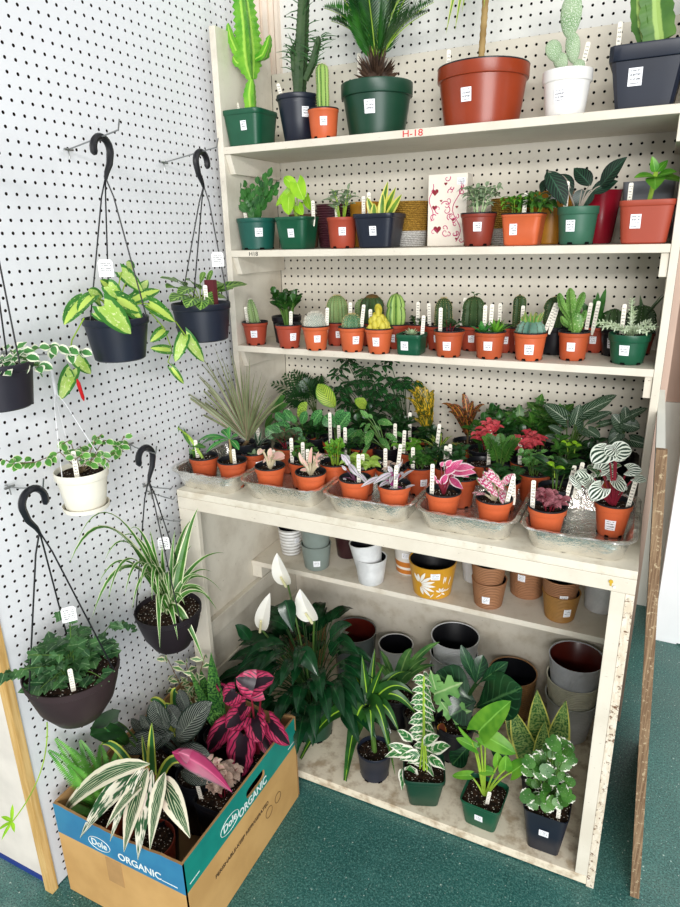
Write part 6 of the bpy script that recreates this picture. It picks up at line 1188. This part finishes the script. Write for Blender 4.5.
# ================================================================== THE HANGING BASKETS
CORD = plain('black_cord', '#15161a', .4); WCORD = plain('clear_white_cord', '#e8e8ea', .3)
GH = 'black hanging planters on the white pegboard'; GK = 'wire hooks in the white pegboard'
def peg_hook(y, z, L, label, dy=0., dz=.0, tipup=.02):
    root = empty('peg_hook', (0, y, z), label, 'hook', GK); mb = MB()
    mb.tube([(-.004, y, z), (.006, y, z), (.012, y, z-.002), (.014, y, z-.02)], .0016, 6); mb.tube([(.014, y-.012, z-.002), (.014, y+.012, z-.002)], .0028, 6); mb.build('hook_plate', WIRE, root)
    mb = MB(); mb.tube([(.012, y, z-.002), (.05, y+dy*.3, z-.004+dz*.3), (L, y+dy, z+dz), (L+.006, y+dy, z+dz+tipup)], .0017, 8); mb.build('hook_wire', WIRE, root); return root
def planter(label, cen, zr, h, R_, r, mat, hook, seed, hookmat=CORD, cat='hanging planter', group=GH, lip=.16, fill=.88, turn=0, cords=3, bowl=False, hk=.045, bead=None, cordr=.0017, hside=-1, ring=None):
    """hook = the point where the planter's hook hangs over the wire"""
    x, y = cen; root = empty('hanging_planter', (x, y, zr-h), label, cat, group)
    if bowl:
        pr = [(r*.8, 0, 0), (r, .004, 0), (R_*.80, h*.35, 0), (R_*.94, h*.72, 0), (R_*.97, h*.86, 0), (R_*1.0, h*.88, 0), (R_*1.01, h, 0), (R_*.985, h, 1), (R_*.95, h*.9, 1)]
        mb = MB(); mb.lathe((x, y, zr-h), pr, 40, cap1=True); p = Pot(); p.x, p.y, p.z, p.h, p.R, p.r, p.sq, p.rot, p.lip = x, y, zr-h, h, R_, r, 0, 0, 0; p.o = mb.build('basket', [mat, mat], root); p.soil = zr-h*.09; p.root = root
        ms = MB(); ms.lathe((x, y, p.soil), [(R_*.94, 0), (R_*.6, .004), (R_*.3, .002), (.004, .004)], 24, cap1=True); ms.build('soil', SOIL, root)
    else: p = pot(root, x, y, zr-h, h, R_, r, mat, lip=lip, fill=fill, name='basket', foot=False, n=44)
    hp = V(hook); sh = hk; mb = MB(); pts = []
    for i in range(17):                                  # the C of the hook over the wire, shank below
        a = PI*1.22*(i/16)-PI*.16; pts.append(hp+V((0, -math.cos(a)*sh*.52*hside*-1, math.sin(a)*sh*.55-sh*.5+.002)))
    end = hp-V((0, 0, sh*1.75)); pts = pts+[hp+V((0, -sh*.38*hside, -sh*1.05)), hp+V((0, -sh*.12*hside, -sh*1.45)), end]
    if hookmat is not WCORD: mb.tube(pts, [.004]+[.0078]*(len(pts)-4)+[.007, .0055, .0035], 8); mb.build('hanger_hook', hookmat if bead is None else bead, root)
    else: mb.tube([hp+V((0, 0, .003)), end], .003, 6); mb.build('hanger_hook', WCORD, root)
    for k in range(cords):
        a = turn+2*PI*k/cords; e = V((x+math.cos(a)*R_*.97, y+math.sin(a)*R_*.97, zr-.004)); m_ = MB(); m_.tube([end+V((0, 0, .004)), end.lerp(e, .12)+V((math.cos(a)*.006, math.sin(a)*.006, 0)), e], cordr, 6); m_.build('hanger_cord', hookmat, root)
    p.end = end; p.root = root
    return root, p, V((x, y, p.soil))
def hang_tag(root, p, a, b, t, w=.03, h=.036):
    q = p.end.lerp(V(b), t); mb = MB(); d = (CAM-q); d.z = 0; d.normalize(); s_ = V((-d.y, d.x, 0)); u_ = V((0, 0, 1))
    pts = [(-.5, -.5), (.5, -.5), (.5, .35), (.35, .5), (-.35, .5), (-.5, .35)]; vs_ = [q+s_*(i*w)+u_*(j*h)+d*e for e in (.004, .0046) for i, j in pts]; uv = [(.5-j, i+.5) for i, j in pts]*2
    mb.add(vs_, [list(range(6))[::-1], list(range(6, 12))]+[(i, (i+1) % 6, 6+(i+1) % 6, 6+i) for i in range(6)], uv); mb.build('price_tag', CARDTAG, root, False)
# upper middle: heart-leaf vine
peg_hook(-.811, 1.781, .185, 'wire hook carrying the lime heart-leaf planter', -.024, .020)
root, p, c = planter('black planter with a trailing lime and green heart-leaf vine, upper middle of the pegboard', (.128, -.853), 1.424, .095, .0725, .056, NAVY, (.125, -.826, 1.790), 1, turn=.45)
hang_tag(root, p, None, (p.x+.03, p.y-.06, 1.42), .62)
fo = MB(); st = MB(); fy = MB()
A = lambda a, b, x: at(a, b, x=x)
def lf(m_, a_, t_, w_, nrm=(.5, -.7, .5), lobe=.22): m_.ribbon(bez(a_, (a_+t_)/2+V(nrm).normalized()*(t_-a_).length*.12, t_, 8), w_*1.12, 'heart', nrm, .15, 0, 0, lobe, 3); st.tube(bez(c, (c+a_)/2+V((0, 0, .03)), a_, 6), .0016, 5)
for (ax_, ay_), (tx, ty), x, w_, m_ in (((104, 306), (131, 334), .19, .05, fy), ((122, 272), (143, 292), .12, .034, fy), ((132, 270), (126, 262), .12, .03, fy), ((134, 300), (160, 290), .13, .034, fo), ((100, 300), (88, 290), .12, .035, fy), ((84, 300), (64, 325), .10, .04, fo), ((96, 312), (110, 322), .18, .026, fy), ((118, 300), (140, 312), .18, .04, fo), ((112, 292), (100, 280), .10, .03, fo), ((130, 308), (142, 320), .18, .03, fo), ((150, 304), (175, 322), .17, .036, fo), ((138, 296), (148, 280), .08, .03, fy), ((108, 286), (122, 300), .15, .035, fy), ((92, 296), (78, 312), .13, .03, fo)): lf(m_, A(ax_, ay_, x), A(tx, ty, x+.01), w_)
for path, leaves in (((A(150, 312, .17), A(164, 328, .16), A(172, 350, .15), A(168, 362, .14), A(178, 372, .14)), (((170, 350), (150, 348), fo, .026), ((164, 330), (150, 342), fo, .03), ((172, 368), (184, 384), fo, .02))), ((A(146, 306, .18), A(176, 322, .17), A(186, 336, .17)), (((184, 336), (175, 362), fy, .036), ((186, 336), (204, 362), fy, .036)))):
    st.tube([q for q in path], .0016, 6)
    for (ax_, ay_), (tx, ty), m_, w_ in leaves: m_.ribbon(bez(A(ax_, ay_, .165), A((ax_+tx)/2, (ay_+ty)/2, .18), A(tx, ty, .165), 8), w_, 'heart', (.6, -.7, .3), .15, 0, 0, .2, 3)
st.tube([A(84, 318, .12), A(72, 340, .09), A(70, 352, .08)], .0016, 5); 
for (ax_, ay_), (tx, ty), w_ in (((74, 356), (91, 374), .034), ((72, 370), (60, 400), .04), ((68, 372), (74, 384), .02)): fy.ribbon(bez(A(ax_, ay_, .08), A((ax_+tx)/2, (ay_+ty)/2, .095), A(tx, ty, .08), 8), w_, 'heart', (.6, -.7, .3), .15, 0, 0, .2, 3)
st.build('vines', STEMY, root); fo.build('green_leaves', BRAS, root); fy.build('lime_leaves', BRASY, root)
# upper right: prayer plant
peg_hook(-.494, 1.781, .205, 'wire hook carrying the prayer plant planter', -.03, .018)
root, p, c = planter('black planter with a prayer plant, highest and nearest the shelving unit', (.148, -.567), 1.429, .096, .0765, .064, NAVY, (.15, -.516, 1.789), 2, turn=.9, hside=1)
hang_tag(root, p, None, (p.x+.06, p.y+.03, 1.42), .6); stake(root, c+V((.045, -.035, 0)), .06, mat=STAKE)
mb = MB(); mb.box((c.x+.028, c.y-.015, c.z), (c.x+.056, c.y+.0, c.z+.07)); mb.build('maroon_plant_label', plain('maroon_card', '#5a1f26', .5), root, False)
fo = MB(); st = MB(); rng = random.Random(95)
for (ax_, ay_), (tx, ty), x, w_ in (((190, 290), (160, 278), .12, .03), ((188, 296), (170, 302), .17, .034), ((180, 290), (166, 288), .13, .03), ((200, 290), (186, 280), .12, .03), ((218, 290), (247, 284), .13, .03), ((205, 296), (214, 306), .19, .034), ((196, 298), (186, 308), .2, .034), ((212, 296), (228, 300), .18, .03), ((206, 286), (212, 270), .12, .012), ((200, 284), (204, 272), .12, .014), ((194, 288), (178, 296), .16, .03), ((216, 292), (232, 288), .12, .03), ((202, 300), (200, 310), .21, .03), ((186, 286), (172, 280), .1, .028), ((208, 290), (222, 283), .11, .028)):
    a_, t_ = A(ax_, ay_, x), A(tx, ty, x+.01); fo.ribbon(bez(a_, (a_+t_)/2+V((.01, -.006, .012)), t_, 7), w_*1.25, 'elliptic', (.3, -.5, .8), .15, 0, .03); st.tube(bez(c, (c+a_)/2+V((0, 0, .02)), a_, 5), .0014, 5)
st.build('stems', STEMY, root); fo.build('foliage', MARA, root)
# upper left, cut by the frame
peg_hook(-1.10, 1.735, .15, 'wire hook of the leftmost planter, at the left edge', -.02, .01)
root, p, c = planter('leftmost black planter with small white-edged leaves spilling to the right', (.132, -1.172), 1.378, .085, .066, .054, plain('purple_black_plastic', '#25232d', .45, .4, .15), (.130, -1.13, 1.744), 3, turn=.05)
fo = MB(); st = MB(); rng = random.Random(96)
for k in range(42): a = R(rng, 0, 2*PI); q = R(rng, .01, .075); e = c+V((math.cos(a)*q, math.sin(a)*q, R(rng, .0, .035)-q*.15)); d = V((math.cos(a), math.sin(a), R(rng, -.3, .5))).normalized(); fo.ribbon([e, e+d*.013, e+d*.027], .021, 'elliptic', (.3, -.6, .7), .2)
vine(st, fo, [A(30, 350, .14), A(52, 345, .14), A(68, 350, .14), A(80, 352, .14)], .024, .021, 16, 97, 'elliptic', (.5, -.7, .5), 0)
vine(st, fo, [A(10, 350, .17), A(30, 362, .18), A(42, 368, .17)], .024, .02, 9, 98, 'elliptic', (.5, -.7, .5), 0)
fin(root, fo, HOYAV, st, STEM)
# white pot
peg_hook(-1.055, 1.372, .10, 'bent wire hook carrying the white planter', .03, -.006, .0)
root, p, c = planter('white planter on clear cords with a red tag and a small-leaved creeper', (.118, -1.005), 1.110, .088, .0575, .043, WHTC, (.106, -1.028, 1.362), 4, WCORD, turn=.6, lip=.2, cordr=.0009, group=None)
mb = MB(); mb.lathe((p.x, p.y, p.z-.006), [(.040, 0), (.049, .002), (.051, .012), (.0495, .012), (.046, .004)], 36); mb.build('saucer', WHTC, root)
mb = MB(); a_, b_ = A(77, 379, .13), A(84, 401, .13); mb.tube([a_, a_.lerp(b_, .2), b_.lerp(a_, .15), b_], [.0015, .0042, .0036, .001], 8); mb.build('red_tag', plain('red_plastic', '#c3161c', .35), root)
stake(root, c+V((.02, -.03, 0)), .065, (.0, 0))
fo = MB(); st = MB(); rng = random.Random(99)
for path, n_ in (((c, A(60, 452, .12), A(36, 462, .11), A(14, 464, .1), A(6, 460, .1)), 17), ((c, A(70, 440, .12), A(62, 444, .12)), 6), ((c, A(104, 440, .12), A(116, 446, .12), A(124, 452, .12)), 13), ((c, A(95, 440, .13), A(102, 434, .13)), 7), ((c, A(118, 450, .12), A(124, 436, .12)), 8), ((c, A(85, 452, .15), A(75, 460, .16)), 8), ((c, A(98, 452, .16), A(110, 462, .16)), 9), ((c, A(80, 446, .1), A(72, 452, .1)), 8)):
    vine(st, fo, path, .019, .015, n_, int(path[-1].y*-1000)+n_, 'elliptic', (.5, -.7, .5), 0, start=.2)
fin(root, fo, leafmat('creeper_leaf', '#4a8a36', '#6aa648', edge='#dfe8b8', ew=.82, en=.2), st, STEMB)
# ivy bowl
peg_hook(-1.108, 1.091, .135, 'wire hook carrying the charcoal bowl of ivy', -.012, .02)
root, p, c = planter('charcoal brown bowl planter full of ivy, lowest left on the pegboard', (.122, -1.122), .672, .128, .104, .056, CHAR, (.120, -1.136, 1.106), 5, turn=.35, bowl=True, hk=.054, bead=BLK, hside=1, cordr=.002)
hang_tag(root, p, None, (p.x+.06, p.y, .67), .55); stake(root, c+V((.06, -.05, 0)), .06, (0, 0))
fo = MB(); st = MB(); rng = random.Random(101)
for k in range(170):
    a = R(rng, 0, 2*PI); q = R(rng, .0, .09); hgt = R(rng, .0, .085)*(1-(q/.13)**2); e = c+V((math.cos(a)*q, math.sin(a)*q, hgt))
    if k % 3 == 0: st.tube(bez(c+V((math.cos(a)*q*.4, math.sin(a)*q*.4, 0)), (c+e)/2+V((0, 0, .02)), e, 5), .0012, 4, cap=False)
    b_ = a+R(rng, -1, 1); d = V((math.cos(b_), math.sin(b_), R(rng, -.15, .5))).normalized(); fo.outline(e, d, (.3, -.5, 1), R(rng, .02, .033), IVY)
for path in ((c, A(60, 665, .13), A(30, 668, .12), A(12, 672, .1), A(4, 674, .1)), (c, A(110, 625, .12), A(125, 622, .12), A(134, 630, .12)), (c, A(70, 620, .12), A(58, 612, .12)), (c, A(60, 655, .15), A(28, 655, .13))):
    st.tube(path, .0013, 5)
    for i in range(1, len(path)):
        for j in range(3): e = path[i-1].lerp(path[i], (j+1)/3); a = R(rng, 0, 6.3); fo.outline(e, (math.cos(a)*.3+.2, math.sin(a), -.3), (.5, -.6, .6), R(rng, .018, .026), IVY)
fin(root, fo, leafmat('ivy_leaf', '#28502e', '#48743f', mid='#86a878', mw=.03), st, STEM)
# spider plant
peg_hook(-.745, 1.080, .155, 'wire hook carrying the spider plant', -.062, .008)
root, p, c = planter('dark bowl planter with a spider plant of long striped arching leaves', (.118, -.790), .634, .118, .089, .05, CHAR2, (.105, -.790, 1.088), 6, turn=-.5, bowl=True, hk=.05, bead=BLK, hside=-1)
hang_tag(root, p, None, (p.x, p.y+.04, .64), .5)
B_ = c+V((0, 0, .0)); fo = MB()
for (tx, ty), x, w_, k in (((70, 562), .16, .021, .34), ((198, 508), .14, .022, .12), ((205, 665), .24, .022, .42), ((217, 610), .16, .020, .42), ((160, 648), .22, .020, .5), ((92, 618), .15, .018, .4), ((225, 553), .16, .012, .22), ((222, 592), .16, .010, .4), ((108, 600), .18, .014, .4), ((76, 545), .12, .008, .4), ((120, 540), .11, .012, .3), ((145, 555), .14, .014, .2), ((182, 560), .14, .014, .2), ((212, 572), .15, .011, .3), ((115, 575), .16, .012, .25), ((132, 610), .2, .014, .4), ((178, 640), .2, .015, .5), ((192, 545), .11, .012, .15), ((98, 585), .13, .012, .35), ((205, 590), .18, .013, .35), ((130, 530), .11, .010, .3), ((162, 545), .13, .015, .1), ((152, 600), .2, .016, .5), ((192, 520), .08, .014, .2), ((185, 605), .21, .012, .4), ((140, 590), .2, .016, .4), ((125, 595), .19, .014, .4), ((170, 600), .22, .016, .5), ((200, 575), .17, .014, .3), ((105, 560), .14, .012, .35), ((150, 530), .12, .013, .1), ((175, 530), .12, .012, .1), ((160, 610), .22, .014, .55), ((212, 600), .2, .013, .4)):
    t_ = A(tx, ty, x); fo.ribbon(sag(B_+V((R(rng, -.012, .012), R(rng, -.012, .012), 0)), t_, k, 14), w_*1.35, 'blade', (.3, -.4, 1), .35)
fo.build('foliage', SPID, root)
# loose hooks beside the worktop and the runner hanging below the ivy bowl
peg_hook(-.705, .949, .10, 'empty wire hook just left of the worktop, upper of two', 0, 0, .008)
peg_hook(-.690, .921, .09, 'empty wire hook just left of the worktop, lower of two', 0, -.01, .008)
peg_hook(-.668, .835, .085, 'empty wire hook beside the left leg of the shelving unit', 0, 0, .006)
root = empty('spider_plant_runner', (.12, -1.10, .4), 'thin runner with a pale plantlet hanging below the ivy bowl', 'plant runner')
mb = MB(); mb.tube(bez(A(47, 722, .1), A(50, 775, .1), A(12, 822, .1), 14), .0015, 5); mb.build('runner', STEMY, root)
o = A(12, 822, .1); fo = MB()
for dx, dz, l in ((-.02, .035, 1), (.01, .04, 1), (-.035, .01, 1), (.0, -.03, 1), (-.03, -.02, 1)): fo.ribbon(sag(o, o+V((0, dx, dz)), .1, 5), .008, 'lance', (1, -.3, .2))
fo.build('plantlet', LGY, root)
